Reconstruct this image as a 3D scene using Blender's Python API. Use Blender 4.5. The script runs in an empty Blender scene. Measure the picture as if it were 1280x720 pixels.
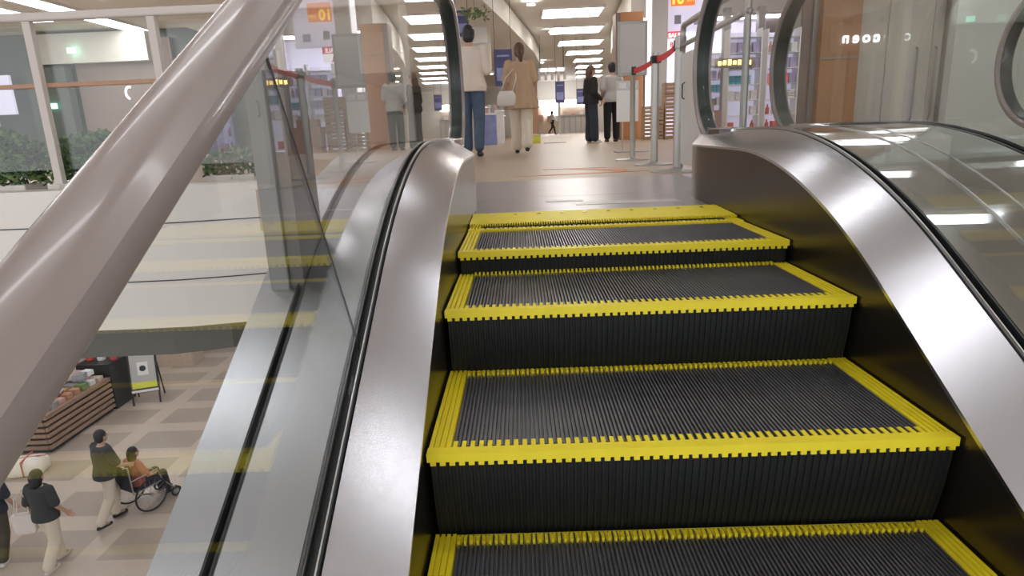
import bpy, math, random
from mathutils import Vector, Matrix, Euler
random.seed(7)
PI = math.pi
COL = bpy.context.scene.collection

# ------------------------------------------------------------------ camera numbers; at() turns a pixel into a point on the plane y = Y
cx, cy, cz, yaw, pit, rol, f = -.3028, -2.2659, .3428, -.0199, .244, -.0416, 788.68
F = Vector((math.sin(yaw) * math.cos(pit), math.cos(yaw) * math.cos(pit), -math.sin(pit))); Rr = Vector((math.cos(yaw), -math.sin(yaw), 0)); U = Rr.cross(F)
R2 = Rr * math.cos(rol) + U * math.sin(rol); U2 = -Rr * math.sin(rol) + U * math.cos(rol)
def at(px, py, Y):
    v = (px - 640) / f * R2 - (py - 360) / f * U2 + F; k = (Y - cy) / v.y
    return cx + k * v.x, cz + k * v.z
CAM = (cx, cy, cz)
def wx(px, d, py=150): return at(px, py, d - 2.27)[0]
def wz(px, py, d): return at(px, py, d - 2.27)[1]

# ------------------------------------------------------------------ materials
def mat(name, base, rough=.5, metal=0.0, emit=0.0, ecol=None, noise=0.0, nscale=8.0, bump=0.0, bscale=60.0, stretch=None, coat=0.0, aniso=0.0, spec=None):
    m = bpy.data.materials.new(name); m.use_nodes = True
    nt = m.node_tree; b = nt.nodes['Principled BSDF']
    b.inputs['Base Color'].default_value = (*base, 1)
    b.inputs['Roughness'].default_value = rough
    b.inputs['Metallic'].default_value = metal
    if coat: b.inputs['Coat Weight'].default_value = coat; b.inputs['Coat Roughness'].default_value = .08
    if spec is not None: b.inputs['Specular IOR Level'].default_value = spec
    if aniso: b.inputs['Anisotropic'].default_value = aniso
    if emit:
        b.inputs['Emission Color'].default_value = (*(ecol or base), 1)
        b.inputs['Emission Strength'].default_value = emit
    if noise or bump:
        tc = nt.nodes.new('ShaderNodeTexCoord'); mp = nt.nodes.new('ShaderNodeMapping')
        nt.links.new(tc.outputs['Object'], mp.inputs['Vector'])
        if stretch: mp.inputs['Scale'].default_value = stretch
    if noise:
        n = nt.nodes.new('ShaderNodeTexNoise'); n.inputs['Scale'].default_value = nscale; n.inputs['Detail'].default_value = 4
        nt.links.new(mp.outputs[0], n.inputs['Vector'])
        r = nt.nodes.new('ShaderNodeMix'); r.data_type = 'RGBA'
        r.inputs[6].default_value = (*[max(0, c * (1 - noise)) for c in base], 1)
        r.inputs[7].default_value = (*[min(1, c * (1 + noise)) for c in base], 1)
        nt.links.new(n.outputs['Fac'], r.inputs[0]); nt.links.new(r.outputs[2], b.inputs['Base Color'])
    if bump:
        n = nt.nodes.new('ShaderNodeTexNoise'); n.inputs['Scale'].default_value = bscale; n.inputs['Detail'].default_value = 3
        nt.links.new(mp.outputs[0], n.inputs['Vector'])
        bp = nt.nodes.new('ShaderNodeBump'); bp.inputs['Strength'].default_value = bump; bp.inputs['Distance'].default_value = .01
        nt.links.new(n.outputs['Fac'], bp.inputs['Height']); nt.links.new(bp.outputs[0], b.inputs['Normal'])
    return m

def glass_mat(name, tint=(1, 1, 1), gain=1.0, rough=0.0):
    m = bpy.data.materials.new(name); m.use_nodes = True
    nt = m.node_tree; nt.nodes.clear(); N = nt.nodes.new; L = nt.links.new
    out = N('ShaderNodeOutputMaterial'); mix = N('ShaderNodeMixShader')
    tr = N('ShaderNodeBsdfTransparent'); tr.inputs[0].default_value = (*tint, 1)
    gl = N('ShaderNodeBsdfGlossy'); gl.inputs['Roughness'].default_value = rough; gl.inputs['Color'].default_value = (1, 1, 1, 1)
    g = N('ShaderNodeNewGeometry'); dot = N('ShaderNodeVectorMath'); dot.operation = 'DOT_PRODUCT'
    L(g.outputs['Normal'], dot.inputs[0]); L(g.outputs['Incoming'], dot.inputs[1])
    ab = N('ShaderNodeMath'); ab.operation = 'ABSOLUTE'; L(dot.outputs['Value'], ab.inputs[0])
    om = N('ShaderNodeMath'); om.operation = 'SUBTRACT'; om.inputs[0].default_value = 1; L(ab.outputs[0], om.inputs[1])
    pw = N('ShaderNodeMath'); pw.operation = 'POWER'; pw.inputs[1].default_value = 5; L(om.outputs[0], pw.inputs[0])
    ma = N('ShaderNodeMath'); ma.operation = 'MULTIPLY_ADD'; ma.inputs[1].default_value = .96 * gain; ma.inputs[2].default_value = .043 * gain
    ma.use_clamp = True
    L(pw.outputs[0], ma.inputs[0]); L(ma.outputs[0], mix.inputs[0]); L(tr.outputs[0], mix.inputs[1]); L(gl.outputs[0], mix.inputs[2])
    L(mix.outputs[0], out.inputs[0])
    return m

M = dict(
    steel=mat('brushed_stainless', (.60, .60, .635), .22, 1, noise=.04, nscale=3, bump=.02, bscale=40, stretch=(1, 40, 40)),
    steel_deck=mat('polished_stainless', (.55, .56, .57), .075, 1, noise=.04, nscale=3),
    steel_outer=mat('satin_stainless', (.55, .57, .60), .26, 1, noise=.04, nscale=2, bump=.02, bscale=30, stretch=(30, 1, 1)),
    steel_post=mat('grey_stainless', (.46, .45, .43), .36, .8, noise=.06, nscale=2),
    pillargrey=mat('dull_grey_metal', (.20, .195, .185), .4, .3, noise=.15, nscale=3), pillarshade=mat('shaded_grey_metal', (.10, .09, .08), .4, .3),  # the second, darker grey paints in the pillar's shaded side
    chrome=mat('chrome', (.7, .7, .7), .12, 1),
    skirt=mat('dark_skirt_metal', (.105, .088, .072), .27, .9, noise=.12, nscale=3),
    seam=mat('black_rubber_gasket', (.03, .032, .035), .45),
    seamlight=mat('aluminium_edge', (.6, .6, .6), .3, 1),
    handrail=mat('taupe_handrail_rubber', (.285, .238, .222), .27, 0, noise=.03, nscale=4, coat=.3),
    guide=mat('dark_handrail_guide', (.028, .036, .033), .3, .2),
    tread=mat('dark_tread_aluminium', (.25, .25, .28), .4, .75, noise=.25, nscale=6),
    riser=mat('black_riser', (.010, .012, .012), .55, .1, noise=.3, nscale=5),
    groove=mat('black_groove', (.012, .012, .014), .6),
    yellow=mat('yellow_step_edging', (.92, .76, .025), .45, noise=.10, nscale=14),
    plate=mat('worn_floor_plate', (.46, .44, .46), .33, .8, noise=.14, nscale=6, bump=.05, bscale=90),
    tan=mat('tan_floor', (.45, .35, .26), .38, 0, noise=.06, nscale=1.4),
    orange_mark=mat('faded_orange_marking', (.66, .26, .12), .5, noise=.15, nscale=9),
    ceil=mat('cream_ceiling', (.78, .755, .71), .8, noise=.02, nscale=1),
    cream=mat('cream_plaster', (.68, .64, .58), .8, noise=.03, nscale=1),
    fascia=mat('off_white_fascia', (.76, .73, .69), .55, noise=.02, nscale=2),
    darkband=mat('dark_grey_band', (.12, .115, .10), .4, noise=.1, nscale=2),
    light=mat('lamp_diffuser', (1, 1, 1), .5, 0, 7.5, (.96, .97, 1)),
    lighthall=mat('hall_lamp_diffuser', (1, 1, 1), .5, 0, 5.0, (1, .96, .90)),
    lightcool=mat('cool_lamp_diffuser', (1, 1, 1), .5, 0, 7.0, (.93, .93, 1)),
    spot=mat('spot_lamp', (1, 1, 1), .5, 0, 16.0, (1, .95, .85)),
    white=mat('white_paint', (.80, .79, .77), .5, noise=.02),
    whitepanel=mat('pale_grey_panel', (.60, .58, .55), .35, noise=.03, nscale=2),
    lav=mat('lavender_glowing_wall', (.75, .72, .86), .6, 0, .55, (.86, .82, 1.0)),  # emission puts the shop's bright lighting into the wall itself
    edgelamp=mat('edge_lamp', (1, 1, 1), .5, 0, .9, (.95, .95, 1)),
    orange=mat('terracotta_pillar_cladding', (.50, .235, .10), .45, noise=.08, nscale=1.5),
    brown=mat('brown_pillar_cladding', (.38, .20, .10), .45, noise=.12, nscale=1.5),
    wood=mat('pale_brown_wood', (.40, .26, .16), .55, noise=.2, nscale=6, stretch=(1, 1, 8)),
    stallwood=mat('stall_wood', (.33, .22, .16), .5, noise=.2, nscale=5),
    greywall=mat('warm_grey_wall', (.50, .47, .41), .4, noise=.03, nscale=1),
    greenwall=mat('pale_green_grey_wall', (.46, .48, .43), .3, noise=.03, nscale=1),
    darkgreen=mat('dark_green_grey_wall', (.10, .12, .105), .5, noise=.15, nscale=1),
    mauve=mat('mauve_brown_panel', (.26, .20, .175), .5, noise=.06, nscale=1),
    black=mat('black_plastic', (.02, .02, .022), .4),
    blackbox=mat('black_cabinet', (.035, .037, .04), .5, noise=.2, nscale=4),
    red=mat('red_belt', (.62, .035, .04), .5),
    redgoods=mat('red_goods', (.62, .09, .08), .5, noise=.25, nscale=12),
    redsign=mat('red_sign', (.80, .10, .14), .5, 0, .25, (.9, .12, .16)),
    orangesign=mat('orange_sign', (.85, .22, .05), .5, 0, .35, (.9, .25, .06)),
    yellowtext=mat('yellow_lettering', (.95, .72, .10), .5, 0, .6, (.95, .72, .10)),
    whitetext=mat('white_lettering', (.9, .9, .9), .5, 0, .6, (1, 1, 1)),
    greytext=mat('grey_lettering', (.25, .25, .28), .5),
    litlogo=mat('lit_white_logo', (1, 1, 1), .5, 0, 10.0, (.88, .95, 1)),
    goldlogo=mat('lit_gold_lettering', (1, .7, .2), .5, 0, 3.0, (1, .66, .2)),
    navy=mat('navy_banner', (.075, .075, .19), .6, noise=.5, nscale=2.2),
    bluepale=mat('banner_pale_blue', (.25, .28, .52), .6, noise=.4, nscale=5),
    leaf=mat('leaf_green', (.045, .095, .035), .5, noise=.5, nscale=7),
    leaf2=mat('leaf_light_green', (.14, .21, .07), .5, noise=.4, nscale=7),
    cardboard=mat('cardboard', (.42, .25, .16), .7, noise=.1, nscale=5),
    pinkbox=mat('pinkish_carton', (.50, .28, .22), .7, noise=.1, nscale=5),
    skin=mat('skin', (.56, .34, .25), .5, noise=.04, nscale=12),
    hairblack=mat('black_hair', (.018, .016, .02), .5, noise=.3, nscale=30),
    hairbrown=mat('brown_hair', (.10, .05, .032), .5, noise=.3, nscale=30),
    cshirt=mat('pale_shirt_cotton', (.72, .62, .55), .85, noise=.06, nscale=7, bump=.2, bscale=18),
    jeans=mat('blue_denim', (.075, .115, .18), .85, noise=.25, nscale=9, bump=.2, bscale=22),
    blouse=mat('beige_blouse', (.52, .36, .235), .85, noise=.10, nscale=9, bump=.2, bscale=22),
    creampant=mat('cream_trousers', (.72, .63, .52), .85, noise=.05, nscale=7, bump=.2, bscale=18),
    blackcloth=mat('black_knit', (.015, .014, .016), .85, noise=.2, nscale=9),
    navycloth=mat('navy_cloth', (.03, .034, .05), .85, noise=.2, nscale=9),
    darktee=mat('charcoal_tee', (.045, .05, .052), .85, noise=.2, nscale=7),
    olive=mat('dark_olive_trousers', (.07, .06, .045), .85, noise=.2, nscale=7),
    greyshirt=mat('pale_grey_shirt', (.50, .48, .46), .85, noise=.05, nscale=7),
    pinkcloth=mat('dusty_red_top', (.50, .16, .14), .85, noise=.1, nscale=7),
    shoe=mat('dark_shoe', (.03, .028, .028), .6), whiteshoe=mat('white_shoe', (.7, .68, .66), .6),
    bag=mat('white_bag', (.78, .73, .68), .6, noise=.05),
    eye=mat('dark_eye', (.03, .02, .02), .3), lip=mat('lip', (.42, .17, .14), .5),
    cyan=mat('cyan_towel', (.10, .50, .60), .8, noise=.1), gwhite=mat('white_goods', (.78, .76, .78), .6, noise=.15, nscale=9),
    gpurple=mat('lilac_goods', (.42, .38, .60), .6, noise=.25, nscale=9), ggrey=mat('grey_goods', (.34, .34, .36), .6, noise=.25, nscale=9),
    gpink=mat('pink_goods', (.58, .36, .34), .6, noise=.2, nscale=9), gyel=mat('lime_yellow_goods', (.72, .72, .10), .6, noise=.1),
    gorange=mat('orange_fruit', (.50, .26, .16), .5, noise=.15, nscale=9), ggreen=mat('green_goods', (.16, .24, .12), .6, noise=.3, nscale=9),
    gbeige=mat('beige_goods', (.60, .48, .38), .6, noise=.2, nscale=9),
    glass=glass_mat('balustrade_glass', (.965, .975, .97), .95),
    glassn=glass_mat('low_sheen_glass', (.96, .97, .965), .35),
    paneglass=glass_mat('shop_pane_glass', (.95, .97, .96), 1.0),
    frost=mat('brushed_sign_face', (.50, .48, .47), .5, noise=.03),
    signframe=mat('sign_frame_metal', (.33, .31, .29), .4, .5),
    poster=mat('poster_pale', (.66, .64, .78), .5, 0, .35, (.75, .72, .95)),
    green_exit=mat('green_lit_sign', (.2, .9, .6), .5, 0, 3.0, (.45, 1, .8)),
    orangerail=mat('orange_brown_rail', (.42, .24, .15), .4),
    railpaint=mat('pale_painted_rail', (.58, .53, .49), .45),
)

def tile_mat():
    m = bpy.data.materials.new('ground_tiles'); m.use_nodes = True; nt = m.node_tree; N = nt.nodes.new; L = nt.links.new
    b = nt.nodes['Principled BSDF']; b.inputs['Roughness'].default_value = .3
    g = N('ShaderNodeNewGeometry'); sx = N('ShaderNodeSeparateXYZ'); L(g.outputs['Position'], sx.inputs[0])
    def band(sock, period, off, dark):
        a = N('ShaderNodeMath'); a.operation = 'ADD'; a.inputs[1].default_value = off; L(sock, a.inputs[0])
        d = N('ShaderNodeMath'); d.operation = 'DIVIDE'; d.inputs[1].default_value = period; L(a.outputs[0], d.inputs[0])
        f = N('ShaderNodeMath'); f.operation = 'FRACT'; L(d.outputs[0], f.inputs[0])
        c = N('ShaderNodeMath'); c.operation = 'LESS_THAN'; c.inputs[1].default_value = dark; L(f.outputs[0], c.inputs[0]); return c.outputs[0]
    bx = band(sx.outputs[0], 1.75, 40 * 1.75 + 7.25, .78); by = band(sx.outputs[1], 1.24, 40 * 1.24 - 6.33, .66)
    mu = N('ShaderNodeMath'); mu.operation = 'MULTIPLY'; L(bx, mu.inputs[0]); L(by, mu.inputs[1])
    n = N('ShaderNodeTexNoise'); n.inputs['Scale'].default_value = .9; L(g.outputs['Position'], n.inputs['Vector'])
    m2 = N('ShaderNodeMix'); m2.data_type = 'RGBA'
    m2.inputs[6].default_value = (.57, .475, .40, 1); m2.inputs[7].default_value = (.41, .34, .285, 1)
    L(mu.outputs[0], m2.inputs[0])
    hs = N('ShaderNodeHueSaturation'); L(m2.outputs[2], hs.inputs['Color'])
    mr = N('ShaderNodeMapRange'); mr.inputs[3].default_value = .88; mr.inputs[4].default_value = 1.12; L(n.outputs['Fac'], mr.inputs[0]); L(mr.outputs[0], hs.inputs['Value'])
    L(hs.outputs[0], b.inputs['Base Color']); return m
M['tiles'] = tile_mat()

# ------------------------------------------------------------------ mesh builder
class MB:
    def __init__(s): s.v = []; s.f = []
    def box(s, x0, x1, y0, y1, z0, z1, mx=None):
        if x0 > x1: x0, x1 = x1, x0
        if y0 > y1: y0, y1 = y1, y0
        if z0 > z1: z0, z1 = z1, z0
        i = len(s.v); p = [(x, y, z) for z in (z0, z1) for y in (y0, y1) for x in (x0, x1)]
        if mx is not None: p = [tuple(mx @ Vector(q)) for q in p]
        s.v += p
        s.f += [(i, i + 2, i + 3, i + 1), (i + 4, i + 5, i + 7, i + 6), (i, i + 1, i + 5, i + 4), (i + 2, i + 6, i + 7, i + 3), (i, i + 4, i + 6, i + 2), (i + 1, i + 3, i + 7, i + 5)]
        return s
    def rings(s, rs, caps=True, closed=True):
        i = len(s.v); n = len(rs[0])
        for r in rs: s.v += [tuple(p) for p in r]
        for a in range(len(rs) - 1):
            for k in range(n if closed else n - 1):
                s.f.append((i + a * n + k, i + a * n + (k + 1) % n, i + (a + 1) * n + (k + 1) % n, i + (a + 1) * n + k))
        if caps:
            s.f.append(tuple(i + k for k in range(n - 1, -1, -1))); j = i + (len(rs) - 1) * n
            s.f.append(tuple(j + k for k in range(n)))
        return s
    def cyl(s, p0, p1, r0, r1=None, n=16):
        if r1 is None: r1 = r0
        p0 = Vector(p0); p1 = Vector(p1); d = (p1 - p0).normalized()
        a = d.orthogonal().normalized(); b = d.cross(a)
        return s.rings([[p + (a * math.cos(t) + b * math.sin(t)) * r for t in [2 * PI * k / n for k in range(n)]] for p, r in ((p0, r0), (p1, r1))])
    def capsule(s, p0, p1, r0, r1=None, n=14):
        if r1 is None: r1 = r0
        p0 = Vector(p0); p1 = Vector(p1); d = (p1 - p0)
        if d.length < 1e-6: d = Vector((0, 0, 1)); p1 = p0 + d * 1e-4
        d = d.normalized(); a = d.orthogonal().normalized(); b = d.cross(a); R = []
        for k in range(0, 5):
            t = -PI / 2 + (k + .3) / 5.3 * PI / 2; R.append((p0 + d * math.sin(t) * r0, math.cos(t) * r0))
        R.append((p0, r0)); R.append((p1, r1))
        for k in range(4, -1, -1):
            t = PI / 2 - (k + .3) / 5.3 * PI / 2; R.append((p1 + d * math.sin(t) * r1, math.cos(t) * r1))
        return s.rings([[c + (a * math.cos(t) + b * math.sin(t)) * r for t in [2 * PI * k / n for k in range(n)]] for c, r in R])
    def ellip(s, c, rx, ry, rz, n=16, m=10):
        R = []
        for k in range(1, m):
            t = -PI / 2 + PI * k / m
            R.append([(c[0] + rx * math.cos(t) * math.cos(u), c[1] + ry * math.cos(t) * math.sin(u), c[2] + rz * math.sin(t)) for u in [2 * PI * j / n for j in range(n)]])
        return s.rings(R)
    def tube(s, pts, r, n=12):
        pts = [Vector(p) for p in pts]; R = []; up = None
        for i, p in enumerate(pts):
            d = (pts[min(i + 1, len(pts) - 1)] - pts[max(i - 1, 0)]).normalized()
            if up is None: up = d.orthogonal().normalized()
            a = (up - d * up.dot(d)).normalized(); up = a; b = d.cross(a)
            R.append([p + (a * math.cos(t) + b * math.sin(t)) * r for t in [2 * PI * k / n for k in range(n)]])
        return s.rings(R)
    def mesh(s, name, off=(0, 0, 0)):
        me = bpy.data.meshes.new(name); me.from_pydata([(x - off[0], y - off[1], z - off[2]) for x, y, z in s.v], [], s.f)
        import bmesh
        bm = bmesh.new(); bm.from_mesh(me); bmesh.ops.recalc_face_normals(bm, faces=bm.faces); bm.to_mesh(me); bm.free()
        me.update(); return me
    def build(s, name, m, parent=None, bevel=0, smooth=False, off=None, remesh=0, sm=4, angle=None):
        if off is None: off = tuple(parent.location) if parent is not None else (0, 0, 0)
        me = s.mesh(name, off); me.materials.append(m)
        o = bpy.data.objects.new(name, me); COL.objects.link(o)
        if parent is not None: o.parent = parent
        if remesh:
            r = o.modifiers.new('r', 'REMESH'); r.mode = 'VOXEL'; r.voxel_size = remesh; r.use_smooth_shade = True
            q = o.modifiers.new('s', 'SMOOTH'); q.factor = .5; q.iterations = sm
            dg = bpy.context.evaluated_depsgraph_get(); nm = bpy.data.meshes.new_from_object(o.evaluated_get(dg))
            o.modifiers.clear(); o.data = nm
            if not nm.materials: nm.materials.append(m)
            smooth = True
        if bevel:
            b = o.modifiers.new('b', 'BEVEL'); b.width = bevel; b.segments = 2; b.limit_method = 'ANGLE'
        if smooth:
            if angle is None:
                for p in o.data.polygons: p.use_smooth = True
            else:
                o.data.shade_smooth() if False else None
                for p in o.data.polygons: p.use_smooth = True
                o.data.set_sharp_from_angle(angle=math.radians(angle))
        return o

def tag(o, label=None, cat=None, group=None, kind=None):
    if label: o['label'] = label
    if cat: o['category'] = cat
    if group: o['group'] = group
    if kind: o['kind'] = kind
    return o
def thing(name, label, cat, loc=(0, 0, 0), rot=0, group=None):
    o = bpy.data.objects.new(name, None); COL.objects.link(o); o.location = loc; o.rotation_euler = (0, 0, rot); o.empty_display_size = .1
    return tag(o, label, cat, group)
def struct(o): o['kind'] = 'structure'; return o
def dup(o, loc=None, rot=None, label=None, parent=None):
    c = o.copy(); COL.objects.link(c)
    if parent is not None: c.parent = parent
    if loc is not None: c.location = loc
    if rot is not None: c.rotation_euler = (0, 0, rot) if not isinstance(rot, tuple) else rot
    if label: c['label'] = label
    for ch in list(o.children): dup(ch, parent=c)
    return c
def text(name, s, size, m, parent, loc, rot=(PI / 2, 0, 0), ext=.004, align='CENTER', bold=0):
    cu = bpy.data.curves.new(name, 'FONT'); cu.body = s; cu.size = size; cu.extrude = ext; cu.align_x = align; cu.offset = bold
    o = bpy.data.objects.new(name, cu); COL.objects.link(o)
    dg = bpy.context.evaluated_depsgraph_get(); me = bpy.data.meshes.new_from_object(o.evaluated_get(dg))
    bpy.data.objects.remove(o); me.materials.clear(); me.materials.append(m)
    o = bpy.data.objects.new(name, me); COL.objects.link(o); o.parent = parent; o.location = loc; o.rotation_euler = rot
    return o

# ------------------------------------------------------------------ escalator profile
R0 = 2.0; YA, ZA = -.860, -.023; YC = .14; ZT = .245; AL = R0 * PI / 6
def prof(s, n=0.0):
    if s <= 0:
        y, z, N = YA + s * math.cos(PI / 6), ZA + s * .5, (-.5, math.cos(PI / 6))
    elif s < AL:
        a = PI / 6 - s / R0; y, z = YC - R0 * math.sin(a), ZT - R0 + R0 * math.cos(a); N = (-math.sin(a), math.cos(a))
    else: y, z, N = YC + (s - AL), ZT, (0, 1)
    return y + N[0] * n, z + N[1] * n
def svals(s0, s1):
    v = [s0]; k = 0
    for i in range(0, 29):
        t = AL * i / 28
        if s0 < t < s1: v.append(t)
    t = math.ceil((AL + .02) * 20) / 20
    while t < s1 - .01:
        if t > s0: v.append(t)
        t += .05
    v.append(s1); return v
def s_end(y): return AL + (y - YC)
def sweep(mb, sec, s0, s1, cx, sg, taper=False):
    """closed section of (distance from centre line, normal offset)"""
    R = []
    for s in svals(s0, s1):
        r = []
        for x, n in sec:
            y, z = prof(s, n)
            if taper and y > .55 and x < .64:
                t = min(1, (y - .55) / .5); x = x + (.64 - x) * (1 - math.sqrt(max(0, 1 - t * t)))
            r.append((cx + sg * x, y, z))
        R.append(r)
    return mb.rings(R)

SLO = -3.3
def rail_path(n, E, s0=SLO):
    pts = [prof(s, n) for s in svals(s0, s_end(E - .36))]
    zc = ZT + n - .36
    nor = []
    for s in svals(s0, s_end(E - .36)):
        a = PI / 6 if s <= 0 else (PI / 6 - s / R0 if s < AL else 0); nor.append((-math.sin(a), math.cos(a)))
    for k in range(1, 21):
        a = PI * k / 20; pts.append((E - .36 + .36 * math.sin(a), zc + .36 * math.cos(a))); nor.append((math.sin(a), math.cos(a)))
    pts.append((E - .5, zc - .36)); nor.append((0, -1))
    return pts, nor

def balustrade(label, cx, sg, E, outer, joints, hr_label, skirt_low=.62, side=0):
    t = thing('escalator_balustrade', label, 'balustrade', (cx + sg * .64, 0, 0))
    se = s_end(1.04)
    sweep(MB(), [(.505, -.004), (.505, -skirt_low), (.53, -skirt_low), (.53, -.004)], SLO, se, cx, sg, True).build('skirt_panel', M['skirt'], t, smooth=True, angle=40)
    sweep(MB(), [(.503, -.006), (.503, .003), (.508, .006), (.622, .066), (.626, .062), (.626, .04), (.512, -.006)], SLO, se, cx, sg, True).build('inner_deck', M['steel'], t, smooth=True, angle=30)
    ch = sweep(MB(), [(.6265, .02), (.6265, .067), (.631, .068), (.631, .05), (.651, .05), (.651, .070), (.656, .069), (.656, .02)], SLO, s_end(min(E - .12, 1.03)), cx, sg).build('glazing_channel', M['seam'], t)
    sweep(MB(), [(.6275, .066), (.6275, .0745), (.6305, .0745), (.6305, .066)], SLO, s_end(1.0), cx, sg).build('channel_edge_strip', M['seamlight'], t)
    # glass panels
    js = [SLO] + joints + [None]
    hp, hn = rail_path(.70, E)
    for a, b in zip(js[:-1], js[1:]):
        s1 = s_end(E - .36) if b is None else b - .003
        s0 = a + (.003 if a != SLO else 0)
        R = []
        for s in svals(s0, s1):
            R.append([(cx + sg * x, *prof(s, n)) for x, n in ((.6385, .058), (.6385, .70), (.6415, .70), (.6415, .058))])
        m = MB().rings(R, caps=True)
        if b is None:
            zc = ZT + .70 - .34; r = .325; yc = E - .36; R = []
            for k in range(0, 17):
                an = PI / 2 * k / 16
                y = yc + r * math.sin(an); zt = ZT + .70 - r + r * math.cos(an) ; zb = max(ZT + .058, zc - r * math.cos(an) + .0)
                R.append([(cx + sg * .6385, y, zb), (cx + sg * .6385, y, zt), (cx + sg * .6415, y, zt), (cx + sg * .6415, y, zb)])
            # weld with last ring position
            R[0] = [(cx + sg * x, *prof(s1, n)) for x, n in ((.6385, .058), (.6385, .70), (.6415, .70), (.6415, .058))]
            m.rings(R, caps=True)
        m.build('glass_panel', M['glass' if cx == 0 else 'glassn'], t)
    for j in joints:
        sweep(MB(), [(.638, .06), (.638, .70), (.64155, .70), (.64155, .06)], j - .002, j + .002, cx, sg).build('glass_joint', M['seam'], t)
    # handrail guide
    pts, nor = rail_path(.722, E)
    R = [[(cx + sg * (.64 + x), p[0] + q[0] * n, p[1] + q[1] * n) for x, n in ((-.030, -.0245), (-.030, -.0195), (.030, -.0195), (.030, -.0245))] for p, q in zip(pts, nor)]
    MB().rings(R).build('handrail_guide', M['guide'], t, smooth=True, angle=40)
    # belt
    sec = [(-.044, -.012), (-.0445, .0), (-.040, .010), (-.028, .017), (-.012, .0205), (.012, .0205), (.028, .017), (.040, .010), (.0445, 0), (.044, -.012), (.036, -.021), (.022, -.022), (.022, -.012), (-.022, -.012), (-.022, -.022), (-.036, -.021)]
    R = [[(cx + sg * (.64 + x), p[0] + q[0] * n, p[1] + q[1] * n) for x, n in sec] for p, q in zip(pts, nor)]
    h = MB().rings(R); o = h.build('escalator_handrail', M['handrail'], None, smooth=True, angle=35, off=(cx + sg * .64, 0, 0)); o.location = (cx + sg * .64, 0, 0)
    tag(o, hr_label, 'handrail', 'escalator handrails')
    # handrail inlet at the foot of the newel
    mb = MB(); mb.rings([[(cx + sg * (.64 + x * k), y, z) for x, z in ((-.055, ZT + .03), (-.05, ZT + .075), (.05, ZT + .075), (.055, ZT + .03))] for y, k in ((E - .62, .7), (E - .5, 1), (E - .34, 1.05), (E - .30, .9))])
    mb.build('handrail_inlet', M['chrome'], t, bevel=.008)
    # outer strips
    for (xa, xb, m, dn, sx) in outer:
        sweep(MB(), [(xa, .045), (xa, .066 + dn), (xb, .066 - dn), (xb, .045)], SLO, s_end(.95), cx, sg).build('outer_deck', M[m], t)
    return t

# own escalator
LS = -.20
bl = balustrade('glass balustrade on the left with steel decks, above the open drop to the lower floor', 0, -1, 1.40,
    [(.66, .790, 'steel_outer', 0, 0), (.806, .890, 'steel_outer', .0, 0)], [LS], 'long taupe handrail sweeping close past the camera on the left')
sweep(MB(), [(.789, .03), (.789, .070), (.792, .070), (.792, .05), (.803, .05), (.803, .070), (.807, .070), (.807, .03)], SLO, s_end(.95), 0, -1).build('deck_gasket', M['seam'], bl)
sweep(MB(), [(.880, .045), (.892, .045), (.892, -.9), (.880, -.9)], SLO, s_end(.95), 0, -1).build('side_cladding', M['whitepanel'], bl)
br = balustrade('glass balustrade on the right side of the yellow-edged steps', 0, 1, 1.13,
    [(.66, .818, 'steel_deck', .0015, 0), (.821, .899, 'steel_deck', .0, 0), (.902, 1.0915, 'steel_deck', -.0015, 0)], [-1.9], 'dark-looking handrail curling around the right end of the nearer escalator')
for xa in (.8185, .8995): sweep(MB(), [(xa, .06), (xa, .0685), (xa + .0028, .0685), (xa + .0028, .06)], SLO, s_end(.95), 0, 1).build('deck_seam', M['seamlight'], br)
# neighbour escalator (centre line x = 1.76)
NX = 1.752
balustrade('neighbouring escalator\'s near glass balustrade, just past the wide polished deck', NX, -1, 1.35, [], [-1.9], 'handrail end just right of the round red sign, on the neighbouring escalator')
balustrade('neighbouring escalator\'s far glass balustrade at the right edge of the photo', NX, 1, 1.45, [(.66, .86, 'steel_deck', 0, 0)], [-1.9], 'curved handrail end cut off by the right edge of the photo')

# ------------------------------------------------------------------ steps
def make_step():
    t = thing('escalator_step', '', 'escalator step', (0, 0, 0))
    n = 108; w = .455; p = 2 * w / n
    mb = MB(); sec = []
    for k in range(n):
        x = -w + k * p; sec += [(x, -.010), (x + p * .42, -.010), (x + p * .5, -.0005), (x + p * .92, -.0005)]
    sec += [(w, -.010), (w, -.03), (-w, -.03)]
    mb.rings([[(x, y, z) for x, z in sec] for y in (.034, .425)]).build('tread', M['tread'], t)
    f = MB().box(-.5, .5, 0, .026, -.016, .0015)
    for k in range(54):
        x = -.452 + k * .904 / 53.5; f.box(x, x + .0085, .026, .050, -.008, .0015)
    for k in range(54):
        x = -.494 + k * .988 / 53.6; f.box(x, x + .011, .0005, .012, -.024, -.016)
    f.build('front_edge', M['yellow'], t)
    for sg in (-1, 1):
        s_ = MB(); s_.box(sg * .4985, sg * .4555, .026, .428, -.02, -.004)
        for j in range(4): s_.box(sg * (.4985 - j * .0115), sg * (.4985 - j * .0115 - .0078), .026, .428, -.004, .0018)
        s_.build('side_edge', M['yellow'], t)
    b = MB().box(-.455, .455, .404, .428, -.012, -.001)
    for k in range(74):
        x = -.452 + k * .904 / 73.5; b.box(x, x + .0055, .396, .412, -.004, .007)
    b.build('back_edge', M['yellow'], t)
    sec = []; n = 74
    for k in range(n):
        x = -.494 + k * .988 / n; sec += [(x, .003), (x + .006, .003), (x + .007, 0), (x + .0125, 0)]
    R = []
    for z, y in ((-.016, .003), (-.06, .008), (-.10, .014), (-.14, .022), (-.18, .032), (-.235, .048)):
        R.append([(x, y + d, z) for x, d in sec] + [(.494, y + .03, z), (-.494, y + .03, z)])
    MB().rings(R).build('riser', M['riser'], t)
    return t
step = make_step()
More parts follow.
